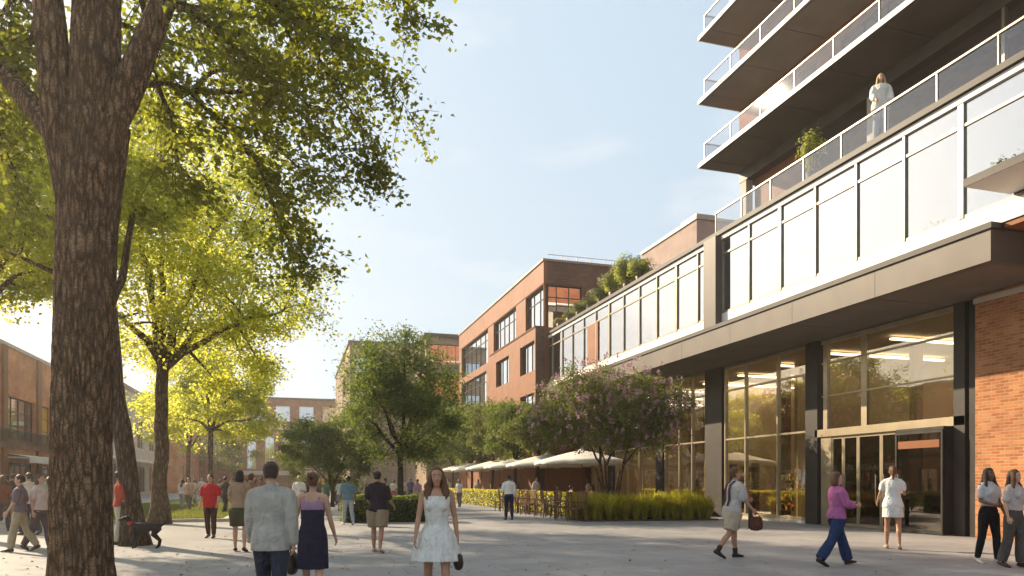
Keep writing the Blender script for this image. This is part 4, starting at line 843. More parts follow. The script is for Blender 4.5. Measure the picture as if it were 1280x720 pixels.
# tan edge beam under the lowest slab, columns, recessed brick
mb=MB(); mb.box(XW-.05,XW+.35,-4,YT-.1,15.78,16.28); mb.box(XW+.36,XW+7,YT-.5,YT-.1,15.78,16.28); tp(mb,'edge_beam',M['taupe'])
for yy in (YT-.6,YT-8.5,YT-16.4,YT-24):
    mb=MB(); mb.box(XW-.03,XW+.33,yy,yy+.42,10.95,15.78); tp(mb,'column',M['stone'])
mb=MB(); mb.box(XW+1.6,XW+2.0,-4,24.5,10.95,15.77); mb.box(XW+2,XW+7,24.2,24.5,10.95,15.77); tp(mb,'recessed_wall',M['brick_and_shade'])
mb=MB(); mb.box(XW+.38,XW+.7,25.2,29.2,14.1,15.77); mb.box(XW+.7,XW+5,28.9,29.2,14.1,15.77); tp(mb,'orange_infill',M['orange_panel'])
for yy in (16.4,10.2): 
    mb=MB(); mb.box(XW-.02,XW+.1,yy,yy+.1,10.95,15.78); tp(mb,'slim_post',M['frame_grey'])

# ------------------------------------------------------------------ brick building next to the band (building two)
X2=15.1; Y2=43.0; Y2e=67.4; Z2=15.5
gy=lambda px:YX(px,X2)
fx=[(Y2+.05,gy(657),11.3,14.05,3,[13.3]),(gy(645),gy(617),11.3,14.05,5,[13.3]),(gy(610),gy(577),11.3,14.05,6,[13.3]),(gy(608),gy(577),7.2,10.7,6,[9.9]),(gy(608),gy(577),3.4,6.6,6,[5.8])]
fy=[(X2+.05,X2+2.6,11.3,14.05,3,[13.3])]
b2,of2=building('building','rust orange building with a glazed corner next to the podium',X2,X2+14,Y2,Y2e,14.1,{'-x':fx,'-y':fy},(M['orange_panel'],M['win_glass'],M['frame_dark']))
def bp(mb,name,mat,root,of,parent=None):
    o=mb.build(name,mat,parent or root)
    for v in o.data.vertices: v.co-=of
    return o
mb=MB(); mb.box(X2-.04,X2+.2,Y2-.04,Y2e,14.102,Z2); bp(mb,'fascia',M['orange_panel'],b2,of2)
mb=MB(); mb.box(X2+.201,X2+14,Y2-.04,Y2+.2,14.102,Z2); bp(mb,'end_fascia_shade',M['brick_and_shade'],b2,of2)  # same fascia round the corner, its shade painted as a darker material
mb=MB(); mb.box(X2+2.75,X2+14,Y2-.03,Y2-.002,10.95,14.1); bp(mb,'end_wall_shade',M['brick_and_shade'],b2,of2)  # dark sheet over the rust wall, painting the shade of this end
mb=MB(); mb.box(X2-.12,X2+14,Y2-.12,Y2e,Z2+.002,Z2+.14); rf=bp(mb,'roof',M['frame_grey'],b2,of2)
mb=MB()
for k in range(14): mb.box(X2+.3+k,X2+.34+k,Y2+.2,Y2+.24,Z2+.142,Z2+.5)
mb.box(X2+.3,X2+13.4,Y2+.2,Y2+.24,Z2+.5,Z2+.54); bp(mb,'roof_rail',M['white_trim'],b2,of2,rf)
# projecting lower volume
gp=lambda px:YX(px,14.5)
hs=[(gp(668),gp(650),8.6,10.5,3,1),(gp(636),gp(620),8.6,10.5,3,1),(gp(668),gp(650),4.8,7.2,3,1),(gp(636),gp(620),4.8,7.2,3,1)]
O=Vector((14.5,0,0))-of2; mb=MB(); wall_holes(mb,O,(0,1,0),(-1,0,0),Y2-.06,gp(612),0,11.25,[h[:4] for h in hs],.3)
mb.box(14.5-of2.x+.001,15.05-of2.x,Y2-.06-of2.y,Y2-.05-of2.y,0,11.25)
pv=mb.build('projecting_bay',M['orange_panel'],b2)
for h in hs: window(b2,O,(0,1,0),(-1,0,0),h[:4],h[4],h[5],M['frame_dark'],M['win_glass'],.3)
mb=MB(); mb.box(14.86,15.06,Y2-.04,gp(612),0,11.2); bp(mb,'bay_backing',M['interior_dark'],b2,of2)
mb=MB(); mb.box(14.5,15.09,Y2-.10,Y2-.062,0,11.25); mb.box(14.46,15.09,Y2-.10,gp(612),11.252,11.36); mb.box(14.5,15.09,gp(612),gp(612)+.04,0,11.25); bp(mb,'bay_side_shade',M['brick_and_shade'],b2,of2)  # shade of the bay's end put in as dark brick, cap included

# ------------------------------------------------------------------ building three, four, far tower, far end, left side
X3=13.4; h3=[(X3+.4,X3+4.2,14.2,16.3,4,1),(X3+.4,X3+4.2,10.4,13.0,4,1)]
l3=[(76.8,80,14.2,16.3,2,1),(81,85,14.2,16.3,2,1),(76.8,80,10.4,13,2,1),(81,85,10.4,13,2,1)]
b3,of3=building('building','narrow tan building with a flat dark roof, left of the rust building',X3,X3+5,76,90,17.0,{'-x':l3,'-y':h3},(M['brick_tan'],M['win_glass'],M['frame_dark']))
mb=MB(); mb.box(X3-.25,X3+5.2,75.75,90.1,17.002,17.4); bp(mb,'roof',M['dark_metal'],b3,of3)
X4=6.6; h4=[(7.2,9.4,14.8,17.2,2,1),(10.2,12.6,14.8,17.2,2,1),(7.2,9.4,10.5,13,2,1),(10.2,12.6,10.5,13,2,1)]
l4=[(94,98,13.4,16.2,2,1),(100,106,13.4,16.2,3,1),(94,98,9,12,2,1),(100,106,9,12,3,1)]
b4,of4=building('building','pale tan block with a dark end wall rising behind the round green tree',X4,X4+9.5,92,124,18.9,{'-x':l4,'-y':h4},(M['brick_tan'],M['win_glass'],M['frame_dark']))
mb=MB(); mb.box(X4-.2,X4+9.6,91.8,124.1,18.902,19.25); bp(mb,'roof',M['taupe'],b4,of4)
# pale roof-top tower beyond
h5=[]; 
for z in (9,12,15): h5+=[(42.2,43.6,z,z+1.9,1,1),(44.6,46.2,z,z+1.9,2,1),(47,48.4,z,z+1.9,1,1)]
b5,of5=building('building','pale pinkish apartment block seen over the glass podium roof',25,40,41.3,49.0,18.6,{'-x':h5,'-y':[(26,27.6,z,z+1.9,1,1) for z in (12,15.4)]+[(29,31,z,z+1.9,2,1) for z in (12,15.4)]},(M['pinkish'],M['win_glass'],M['frame_dark']))
mb=MB(); mb.box(24.9,40.1,41.2,49.1,18.602,18.8); bp(mb,'roof',M['frame_grey'],b5,of5)
for z in (14.6,):
    mb=MB(); mb.box(23.8,24.98,44.2,48.6,z,z+.2); s=bp(mb,'balcony',M['white_trim'],b5,of5)
    mb=MB(); mb.box(23.8,23.86,44.2,48.6,z+.2,z+1.1); bp(mb,'balcony_front',M['white_trim'],b5,of5,s)
mb=MB(); mb.box(26,27.5,43,45,18.802,19.7); mb.box(29,31,43.5,46,18.802,19.5); bp(mb,'rooftop_unit',M['frame_grey'],b5,of5)
# far end building
YF=135; ze=lambda py:ZZ(py,W(350,130)[1]*0+ (YF*C_))
xf=lambda px:(lambda t: YF*(S_+t*C_)/(C_-t*S_))((px-640)/F)
df=YF*C_
hf=[]
for k in range(-5,7):
    a=xf(315+29.5*k); b=xf(333+29.5*k)
    if b>30: break
    hf.append((a,b,EYE+(603-527)/F*df,EYE+(603-508)/F*df,2,2))
for k in range(-6,9):
    a=xf(309+22.5*k); b=xf(320+22.5*k)
    hf.append((a,b,EYE+(603-586)/F*df,EYE+(603-545)/F*df,2,4))
b6,of6=building('building','long red brick building closing the far end of the plaza',xf(150),xf(520),YF,YF+15,EYE+(603-500)/F*df,{'-y':hf},(M['brick_far'],M['win_glass'],M['white_trim']))
mb=MB(); mb.box(xf(150)-.3,xf(520)+.3,YF-.35,YF+15.2,EYE+(603-500)/F*df+.002,EYE+(603-497.5)/F*df); bp(mb,'roof',M['dark_metal'],b6,of6)
mb=MB(); mb.box(xf(150),xf(520),YF-.3,YF-.002,EYE+(603-538)/F*df,EYE+(603-534)/F*df); mb.box(xf(300),xf(400),YF-1.6,YF-.002,EYE+(603-594)/F*df,EYE+(603-589)/F*df); bp(mb,'ledge',M['stone'],b6,of6)
# left brick shop
XL=-17.0; ly=lambda px:YX(px,XL)
hl=[(ly(8)+.1,ly(44),4.2,6.9,4,3),(ly(48),ly(63),4.2,6.9,2,3),(ly(-40),ly(-6),4.2,6.9,4,3),(ly(8)+.1,ly(43),.4,2.75,5,2),(ly(48),ly(72),.15,2.75,3,[2.1]),(ly(-40),ly(-6),.4,2.75,4,2)]
b7,of7=building('building','two storey red brick shop with black framed windows left of the big trunk',XL-12,XL,40,ly(80),9.9,{'+x':hl},(M['brick_left'],M['win_glass'],M['frame_dark']))
mb=MB(); mb.box(XL-12.1,XL+.12,39.9,ly(80)+.1,9.902,10.12); bp(mb,'roof',M['stone'],b7,of7)
mb=MB(); mb.box(XL+.002,XL+.22,40,ly(80),3.62,3.98); bp(mb,'ledge',M['brick_and_shade'],b7,of7)
mb=MB(); mb.box(XL+.002,XL+1.3,ly(6),ly(76),3.02,3.08); 
n_=len(mb.v); mb.v+= [(XL+.002,ly(6),3.3),(XL+1.3,ly(6),3.085),(XL+1.3,ly(76),3.085),(XL+.002,ly(76),3.3)]; mb.f.append((n_,n_+1,n_+2,n_+3))
mb.box(XL+1.3,XL+1.36,ly(6),ly(76),2.72,3.1); bp(mb,'awning',M['canvas'],b7,of7)
mb=MB(); mb.box(XL+.23,XL+.26,ly(-30),ly(72),3.98,4.75)
bz=MB(); bz.box(XL+.24,XL+.30,ly(-30),ly(72),4.76,4.82); br_=bp(bz,'balcony_rail',M['frame_dark'],b7,of7); k_=ly(-30); bz=MB()
while k_<ly(72): bz.box(XL+.25,XL+.275,k_,k_+.03,3.98,4.76); k_+=.16
bp(bz,'balusters',M['frame_dark'],b7,of7,br_)
for yy in (ly(4),ly(46)+.2):
    mb=MB(); mb.box(XL+.002,XL+.16,yy-.35,yy+.35,0,9.9); bp(mb,'pilaster',M['orange_panel'],b7,of7)
mb=MB(); mb.box(XL-.24,XL-.20,ly(48)+.08,ly(63)-.08,4.28,6.82); bp(mb,'curtain',cloth((.75,.42,.06)),b7,of7)
# second left building, paler
hl=[]
for k in range(4):
    a=76+k*7; hl+=[(a,a+3.6,5.4,8.6,3,2),(a,a+4.6,.4,3.3,4,1)]
b8,of8=building('building','pale grey upper, red brick lower building between the trunks on the left side',XL-12,XL,72,104,11.4,{'+x':hl,'-y':[(XL-8,XL-4,5.4,8.6,3,2),(XL-8,XL-4,.4,3.3,3,1)]},(M['stone'],M['win_glass'],M['frame_dark']))
mb=MB(); mb.box(XL-12.1,XL+.15,71.8,104.1,11.402,11.8); bp(mb,'roof',M['taupe'],b8,of8)
mb=MB(); mb.box(XL+.002,XL+1.2,72,104,3.7,3.95); bp(mb,'awning',M['canvas'],b8,of8)
b9,of9=building('building','dark red brick building far down the left side behind the trees',XL-10,XL+1.5,108,132,12.5,{'+x':[(111+6*k,114.4+6*k,z,z+3,2,2) for k in range(3) for z in (1,5,9)],'-y':[(XL-8+4*k,XL-5.5+4*k,z,z+2.6,2,2) for k in range(2) for z in (1.5,5.4,9.2)]},(M['brick_left'],M['win_glass'],M['white_trim']))
# ------------------------------------------------------------------ leaves, trees
def leafmesh(name,pos,size,mat,parent,seed=1,shape='kite',droop=.3,off=(0,0,0),spare=None):
    rs=np.random.RandomState(seed); n=len(pos); pos=np.asarray(pos,float)-np.asarray(off,float)
    nr=rs.normal(size=(n,3)); nr[:,2]=np.abs(nr[:,2])+droop; nr/=np.linalg.norm(nr,axis=1)[:,None]
    t=rs.normal(size=(n,3)); t[:,2]-=.35; t-=nr*(t*nr).sum(1)[:,None]; t/=np.linalg.norm(t,axis=1)[:,None]; b=np.cross(nr,t)
    s=size*(.65+.7*rs.rand(n))[:,None]
    if shape=='lobed': prof=[(0,0),(.38,.12),(.62,.50),(.30,.55),(.0,1.0),(-.30,.55),(-.62,.50),(-.38,.12)]
    elif shape=='kite': prof=[(0,0),(.36,.42),(0,1.),(-.36,.42)]
    else: prof=[(-.4,0),(.4,0),(.45,.8),(-.35,.9)]
    k=len(prof); V=np.empty((n,k,3))
    for i,(u,v) in enumerate(prof): V[:,i]=pos+b*s*u+t*s*(v-.4)+nr*s*(abs(u)*.25)
    me=bpy.data.meshes.new(name); me.vertices.add(n*k); me.vertices.foreach_set('co',V.reshape(-1))
    me.loops.add(n*k); me.loops.foreach_set('vertex_index',np.arange(n*k,dtype=np.int32)); me.polygons.add(n); me.polygons.foreach_set('loop_start',(np.arange(n)*k).astype(np.int32))
    me.update(calc_edges=True); me.materials.append(mat)
    o=bpy.data.objects.new(name,me); COL.objects.link(o); o.parent=parent; return o
def bez(a,b,c,n):
    return [a*(1-t)**2+b*2*t*(1-t)+c*t*t for t in [i/n for i in range(n+1)]]
def wob(pts,am,seed):
    out=[]
    for i,p in enumerate(pts):
        q=noise.noise_vector(Vector((p.x*.9+seed,p.y*.9,p.z*.9)))*am*(0 if i==0 else 1); out.append(p+q)
    return out
def gen_tree(label,x,y,h0,r0,cz,rx,ry,rz,ncl,lpc,ls,lmat,bmat,seed,group=None,cat='tree',stems=1,lean=(0,0),clr=.30,shape='kite',name='tree',cx=0,cy=0,blossom=None,zmin=None,flat=.8):
    rr=random.Random(seed); rs=np.random.RandomState(seed)
    root=empty(name,(x,y,0)); tag(root,label,cat,group)
    T=MB(); forks=[]
    for s in range(stems):
        if stems>1:
            an=6.28*s/stems+rr.random(); b=Vector((math.cos(an)*.12,math.sin(an)*.12,0)); f=Vector((math.cos(an)*.55*rr.uniform(.6,1.4),math.sin(an)*.55,h0*rr.uniform(.85,1.1)))
        else: b=Vector((0,0,0)); f=Vector((lean[0],lean[1],h0))
        m=(b+f)/2+Vector((rr.uniform(-.1,.1)*r0*4,rr.uniform(-.1,.1)*r0*4,0))
        pts=wob(bez(b,m,f,10),r0*.35,seed+s); rad=[r0*(1.3*(1.25 if i==0 else 1) if i==0 else 1.18 if i==1 else 1-.03*i) for i in range(11)]
        pts=[b+Vector((0,0,-.1))]+pts[1:]
        T.tube(pts,rad,14); forks.append(pts[-1])
    cl=[]
    tries=0
    while len(cl)<ncl and tries<9999:
        tries+=1
        v=Vector([rr.gauss(0,1) for _ in range(3)]).normalized()*(rr.random()**.45)
        p=Vector((v.x*rx+cx,v.y*ry+cy,cz+v.z*rz))
        if zmin and p.z<zmin: continue
        if all((p-q).length>min(rx,rz)*.24 for q in cl): cl.append(p)
        elif tries>3000: cl.append(p)
    pos=[]; prim=[]
    npm=max(4,min(9,ncl//7)) if stems==1 else stems
    cand=sorted(cl,key=lambda q:rr.random()); picks=[]
    for p in cand:
        if len(picks)<npm and all((p-q).length>min(rx,rz)*.75 for q in picks): picks.append(p)
    for p in cand:
        if len(picks)>=4: break
        if p not in picks: picks.append(p)
    for i,p in enumerate(picks):
        f=min(forks,key=lambda q:(q-p).length); e=f.lerp(p,.86)
        mid=(f+e)/2+Vector((-(e-f).x*.12,-(e-f).y*.12,(e-f).length*.10)); k=r0*rr.uniform(.42,.62)*(1 if stems==1 else 1.5)
        L=wob(bez(f-Vector((0,0,r0*1.2)),mid,e,14),.10+r0*.5,seed+i*7); rad=[max(.012,k*(1-.78*j/14)) for j in range(15)]
        T.tube(L,rad,9); prim.append((L,rad))
    for i,p in enumerate(cl):
        best=None
        for L,rad in prim:
            for j in range(3,15):
                dd=(L[j]-p).length+(.25*abs(14-j)*.1)
                if best is None or dd<best[0]: best=(dd,L[j],rad[j])
        _,f,kk=best; k=min(kk*.7,r0*.3)
        mid=(f+p)/2+Vector((rr.uniform(-.1,.1),rr.uniform(-.1,.1),(p-f).length*.10))
        L=wob(bez(f,mid,p,7),.08,seed+i); T.tube(L,[max(.006,k*(1-.85*j/7)) for j in range(8)],6)
        R0=min(rx,rz)*clr*rr.uniform(.7,1.3); nsub=rr.randint(6,9)
        for s in range(nsub):
            d=Vector((rr.gauss(0,1),rr.gauss(0,1),rr.gauss(0,.6))).normalized(); e=p+d*R0*rr.uniform(.5,1.25)+Vector((0,0,-R0*.1))
            T.tube([p,(p+e)/2+Vector((0,0,R0*.08)),e],[k*.2+.004,k*.12+.003,.003],4)
            m=int(lpc/nsub*rr.uniform(.6,1.4)); t=rs.rand(m)**.7
            q=np.outer(1-t,p)+np.outer(t,e)+rs.normal(size=(m,3))*R0*.26*np.array([1,1,flat]); pos.append(q)
    T.build('trunk',bmat,root,True)
    pos=np.concatenate(pos)
    leafmesh('crown',pos,ls,lmat,root,seed,shape)
    if blossom:
        bm_,nb=blossom; idx=rs.randint(0,len(cl),nb); bp_=[]
        for i in idx:
            v=rs.normal(size=3); v/=np.linalg.norm(v); c=np.array(cl[i])+v*min(rx,rz)*clr*1.1
            m=16; zz=rs.rand(m); bp_.append(c+np.c_[rs.normal(size=m)*.05*(1-zz*.7),rs.normal(size=m)*.05*(1-zz*.7),zz*.2])
        leafmesh('blossom',np.concatenate(bp_),.078,bm_,root,seed+9,'kite')
    return root
# --- the big foreground tree ---------------------------------------------
def big_tree():
    D0=8.0; bx,by=W(105,D0); root=empty('tree',(bx,by,0)); tag(root,'massive dark furrowed trunk nearest the camera with overhanging maple crown','tree'); o=Vector((bx,by,0))
    q=lambda px,py,d=D0: P3(px if px<230 else 230+(px-230)*.90,py,d)-o
    def trunk(pts,rad,n,seed,mb,ridge=.022):
        base=len(mb.v); P=[];Rr=[]
        # resample
        for i in range(len(pts)-1):
            m=max(2,int((pts[i+1]-pts[i]).length/.05))
            for j in range(m): P.append(pts[i].lerp(pts[i+1],j/m)); Rr.append(rad[i]+(rad[i+1]-rad[i])*j/m)
        P.append(pts[-1]); Rr.append(rad[-1])
        for _ in range(6):
            P=[P[0]]+[(P[i-1]+P[i]*2+P[i+1])/4 for i in range(1,len(P)-1)]+[P[-1]]
        for i,(p,r) in enumerate(zip(P,Rr)):
            t=(P[min(i+1,len(P)-1)]-P[max(0,i-1)]).normalized(); u=(Vector((1,.13,.07))-t*Vector((1,.13,.07)).dot(t)).normalized(); w=t.cross(u)
            for k in range(n):
                a=6.28318*k/n; dv=u*math.cos(a)+w*math.sin(a)
                s=p*1.0; nz=noise.noise(Vector((math.cos(a)*5*r/.38,math.sin(a)*5*r/.38,s.z*.9+seed)))*.5+noise.noise(Vector((math.cos(a)*13*r/.38,math.sin(a)*13*r/.38,s.z*2.3+seed)))
                rid=1-abs(nz)*2
                low=noise.noise(Vector((math.cos(a)*1.2,math.sin(a)*1.2,s.z*.35+seed)))*.09*r
                flare=max(0,(.7-p.z))*.09*(1+.5*math.cos(5*a+1)) if seed==0 else 0
                mb.v.append(tuple(p+dv*(r+low+rid*ridge+flare*r/.38)))
        for i in range(len(P)-1):
            for k in range(n):
                k2=(k+1)%n; mb.f.append((base+i*n+k,base+i*n+k2,base+(i+1)*n+k2,base+(i+1)*n+k))
        mb.f.append(tuple(base+(len(P)-1)*n+k for k in range(n)))
    T=MB()
    trunk([q(103,775),q(103,600),q(105,400),q(108,280),q(112,210),q(120,150)],[.315,.29,.275,.285,.32,.32],150,0,T)
    trunk([q(112,230),q(118,140),q(122,0),q(128,-200),q(160,-420,8.4)],[.265,.25,.225,.19,.11],110,3,T)
    trunk([q(92,250,7.95),q(74,150,7.9),q(60,0,7.9),q(30,-200,7.7),q(-40,-400,7.4)],[.17,.165,.14,.11,.06],80,5,T,.015)
    trunk([q(120,190),q(160,110,8.0),q(205,0,8.1),q(260,-120,8.5),q(330,-240,9)],[.17,.15,.115,.09,.04],60,7,T,.012)
    trunk([q(90,190,8),q(55,150,8.2),q(0,85,8.5),q(-120,0,9),q(-260,-60,9.6)],[.15,.12,.09,.06,.03],60,9,T,.01)
    boughs=[
     [(160,100,8.1),(195,100,8.6),(240,115,9.2),(300,170,10),(370,240,10.8),(425,330,11.4)],
     [(205,0,8.1),(260,-40,8.8),(350,-20,9.6),(430,40,10.2),(500,90,10.5),(552,150,10.8)],
     [(260,-120,8.5),(360,-110,9.2),(450,-60,9.8),(520,-10,10.2),(562,35,10.4)],
     [(350,-20,9.6),(400,50,9.9),(450,120,10.3),(508,212,10.6)],
     [(240,115,9.2),(310,110,9.6),(380,135,10),(440,180,10.2),(490,222,10.4)],
     [(300,170,10),(340,210,10.4),(370,290,10.8),(395,340,11)],
     [(205,0,8.1),(240,20,7.9),(290,50,8.2),(340,90,8.6),(400,130,9.0)],
     [(260,-120,8.5),(300,-60,8.2),(350,0,8.6),(400,40,8.9),(450,60,9.1)],
     [(0,85,8.5),(-20,130,8.8),(10,180,9.2),(30,240,9.6)],
     [(60,20,7.9),(20,-20,8.3),(-10,30,8.8),(20,100,9.2),(40,160,9.6)],
     [(0,85,8.5),(-60,60,8.4),(-120,100,8.5),(-160,180,8.8)],
     [(195,100,8.6),(215,150,9.2),(225,200,9.8),(250,240,10.4)],
     [(122,20,8.2),(170,40,9.2),(230,60,10.2),(300,60,11.2),(360,70,12)],
     [(128,-180,8),(220,-200,9),(330,-150,10.5),(430,-90,11.5),(500,-40,12)],
     [(170,-20,8.1),(185,30,8.8),(200,90,9.6),(185,150,10.6)],
     [(60,20,7.9),(30,60,8.8),(0,40,9.8),(-30,100,10.5)],
     [(205,0,8.1),(250,10,9.2),(310,20,10.2),(380,0,11),(450,10,11.6)],
     [(240,115,9.2),(270,90,10.2),(330,80,11),(400,90,11.8),(460,110,12.2)],
     [(300,170,10),(320,150,10.8),(380,200,11.2),(420,230,11.6)],
     [(60,20,7.9),(50,-60,8.6),(0,-80,9.4),(-60,-20,10)],
    ]
    rr=random.Random(5); rs=np.random.RandomState(5); pos=[]
    for bi,b in enumerate(boughs):
        pts=[q(*k) for k in b]; fine=[]
        for i in range(len(pts)-1):
            for j in range(6): fine.append(pts[i].lerp(pts[i+1],j/6))
        fine.append(pts[-1])
        for _ in range(4): fine=[fine[0]]+[(fine[i-1]+fine[i]*2+fine[i+1])/4 for i in range(1,len(fine)-1)]+[fine[-1]]
        fine=wob(fine,.10,bi*3.3); n=len(fine); T.tube(fine,[.036*(1-.9*i/(n-1)) for i in range(n)],8)
        for i in range(int(n*.18),n):
            t=i/(n-1)
            for s in range(2):
                f=fine[i]; tan=(fine[min(i+1,n-1)]-fine[i-1]).normalized()
                d=(tan*.7+Vector((rr.gauss(0,.6),rr.gauss(0,.6),rr.gauss(-.05,.4)))).normalized(); L=rr.uniform(.4,1.15)*(1.15-.5*t)
                if rr.random()<(.12 if f.z>3.9 else .42): continue
                e=f+d*L+Vector((0,0,-.1*L)); T.tube([f,(f+e)/2+Vector((0,0,.04)),e],[.008,.005,.002],4)
                m=rr.randint(24,44); tt=rs.rand(m)**.8; pos.append(np.outer(1-tt,f)+np.outer(tt,e)+rs.normal(size=(m,3))*.10)
    # the upper crown above the frame
    for i in range(120):
        v=Vector([rr.gauss(0,1) for _ in range(3)]).normalized()*(rr.random()**.4); c=Vector((v.x*4.6+.3,v.y*4.6+.2,11.0+v.z*3.2))
        if i%4==0:
            f=Vector((rr.uniform(-.4,.4),0,8.2)); T.tube([f,(f+c)/2+Vector((0,0,.3)),c],[.05,.03,.01],6)
        m=70; pos.append(np.array(c)+rs.normal(size=(m,3))*np.array([.42,.42,.3]))
    T.build('trunk',M['bark'],root,True)
    leafmesh('crown',np.concatenate(pos),.067,M['leaf_main'],root,4,'lobed')
big_tree()
# --- trees of the left row
x,y=W(199,26); gen_tree('bright yellow green tree forking high, second trunk behind the big one',x,y,5.9,.28,9.6,4.6,4.6,4.9,84,640,.125,M['leaf_gold'],M['bark2'],11,'trees along the left side of the plaza',cx=.9,clr=.26,lean=(.15,0),zmin=4.6)
x,y=W(170,17.2); gen_tree('leaning brown trunk close behind the big tree, its crown high above',x,y,5.6,.24,9.0,3.4,3.2,2.2,40,800,.10,M['leaf_gold'],M['bark2'],12,'trees along the left side of the plaza',lean=(-.62,.2),cx=-1.9,clr=.34,zmin=7.3)
x,y=W(263,43); gen_tree('slim tree with golden leaves on the lawn, in front of the far brick building',x,y,4.8,.2,7.4,4.2,4,3.6,48,520,.16,M['leaf_gold'],M['bark2'],13,'trees along the left side of the plaza',zmin=3.4)
x,y=W(236,58); gen_tree('thin trunked tree far down the lawn',x,y,4.5,.2,7.2,4.4,4,3.8,34,300,.2,M['leaf_gold'],M['bark2'],14,'trees along the left side of the plaza',zmin=3)
x,y=W(292,76); gen_tree('farthest golden green tree of the left row, beside the end building',x,y,3.6,.18,5.8,3.0,3.4,3.0,26,260,.22,M['leaf_olive'],M['bark2'],15,'trees along the left side of the plaza')
x,y=-9.5,24.0; gen_tree('tree at the left picture edge, its leaves over the brick shop roof',x,y,6.0,.28,9.4,4.4,4.4,3.2,64,900,.115,M['leaf_gold'],M['bark2'],16,'trees along the left side of the plaza',cx=.6,zmin=6.7,clr=.34)
# --- middle and right
x,y=W(501,34); gen_tree('round dark green tree in the middle of the plaza behind the clipped hedge',x,y,2.9,.17,5.5,2.75,2.5,3.1,60,620,.11,M['leaf_green'],M['bark_dark'],21,clr=.34,zmin=2.5)
x,y=W(415,44); gen_tree('low spreading bush tree left of the round green tree',x,y,1.3,.14,3.5,3.3,2.4,2.3,50,560,.13,M['leaf_green'],M['bark_dark'],22,clr=.34)
x,y=W(372,52); gen_tree('slender lime yellow tree before the far brick building',x,y,1.2,.09,3.2,1.0,1.0,2.4,20,260,.13,M['leaf_lime'],M['bark2'],23,clr=.5)
x,y=W(764,30); gen_tree('multi stemmed lilac tree in purple bloom before the shopfront',x,y,2.2,.07,4.2,3.35,2.4,2.0,110,560,.075,M['leaf_olive'],M['bark2'],24,stems=6,clr=.32,zmin=3.1,blossom=(M['blossom'],1100),name='lilac_tree')
for i,(px,d,cz,rx,rz,lab) in enumerate([(672,40.3,4.5,2.2,1.5,'small dense tree directly left of the lilac'),(644,44.5,4.8,2.3,1.7,'second small tree left of the lilac'),(616,49.5,5.0,2.5,1.8,'low green tree above the middle parasols'),(590,55,5.2,2.8,2.1,'fourth low tree over the parasol row'),(566,62,5.6,3.0,2.4,'low green tree above the far parasols'),(545,71,6.0,3.3,2.9,'dark green tree at the far end of the parasol row')]):
    x,y=W(px,d); gen_tree(lab,x,y,3.0,.11,cz,rx,rx*.8,rz,40,520,.10+.012*i,M[['leaf_olive','leaf_green','leaf_olive','leaf_green','leaf_green','leaf_green'][i]],M['bark_dark'],30+i,'small trees behind the parasols',clr=.40,zmin=3.3,blossom=(M['blossom'],60) if i==0 else None)
# --- hedges
def hedge(label,x0,x1,y0,y1,h,n,ls,mat,seed,rot=0,pivot=None,name='hedge'):
    rs=np.random.RandomState(seed); cx,cy=(x0+x1)/2,(y0+y1)/2
    root=empty(name,(cx,cy,0),rot); tag(root,label,'hedge')
    ax,ay=(x1-x0)/2,(y1-y0)/2
    p=rs.uniform(-1,1,(n,3)); f=rs.randint(0,5,n)
    for k in range(n):
        if f[k]<=1: p[k,2]=1-abs(rs.normal())*.12
        elif f[k]==2: p[k,1]=-1+abs(rs.normal())*.12
        elif f[k]==3: p[k,0]=(-1 if rs.rand()<.5 else 1)*(1-abs(rs.normal())*.06)
    P=np.c_[p[:,0]*ax,p[:,1]*ay,(p[:,2]*.5+.5)*h*(1+.05*np.sin(p[:,0]*ax*3+seed))+.04]
    leafmesh('foliage',P,ls,mat,root,seed)
    mb=MB()
    k=max(3,int(ax*2/.5))
    for i in range(k): 
        xx=-ax+(i+.5)*2*ax/k; mb.tube([(xx,0,0),(xx+.03,.02,h*.4),(xx-.02,0,h*.8)],[.02,.015,.008],5)
    mb.build('stems',M['bark_dark'],root); 
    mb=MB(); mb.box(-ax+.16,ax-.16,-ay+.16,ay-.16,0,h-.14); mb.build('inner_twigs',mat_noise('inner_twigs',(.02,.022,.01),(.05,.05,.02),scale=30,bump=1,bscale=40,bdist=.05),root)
    return root
hx,hy=W(425,27.5)
hedge('clipped dark green box hedge in the middle of the plaza behind the walking couple',hx,hx+3.4,hy-1.0,hy+.4,.98,9000,.07,M['leaf_green'],41,R(AWAY)*.2)
hedge('clipped hedge behind the brown chairs along the cafe terrace',11.3,11.9,26.6,58,1.05,22000,.085,M['blade'],42)
mb=MB(); 
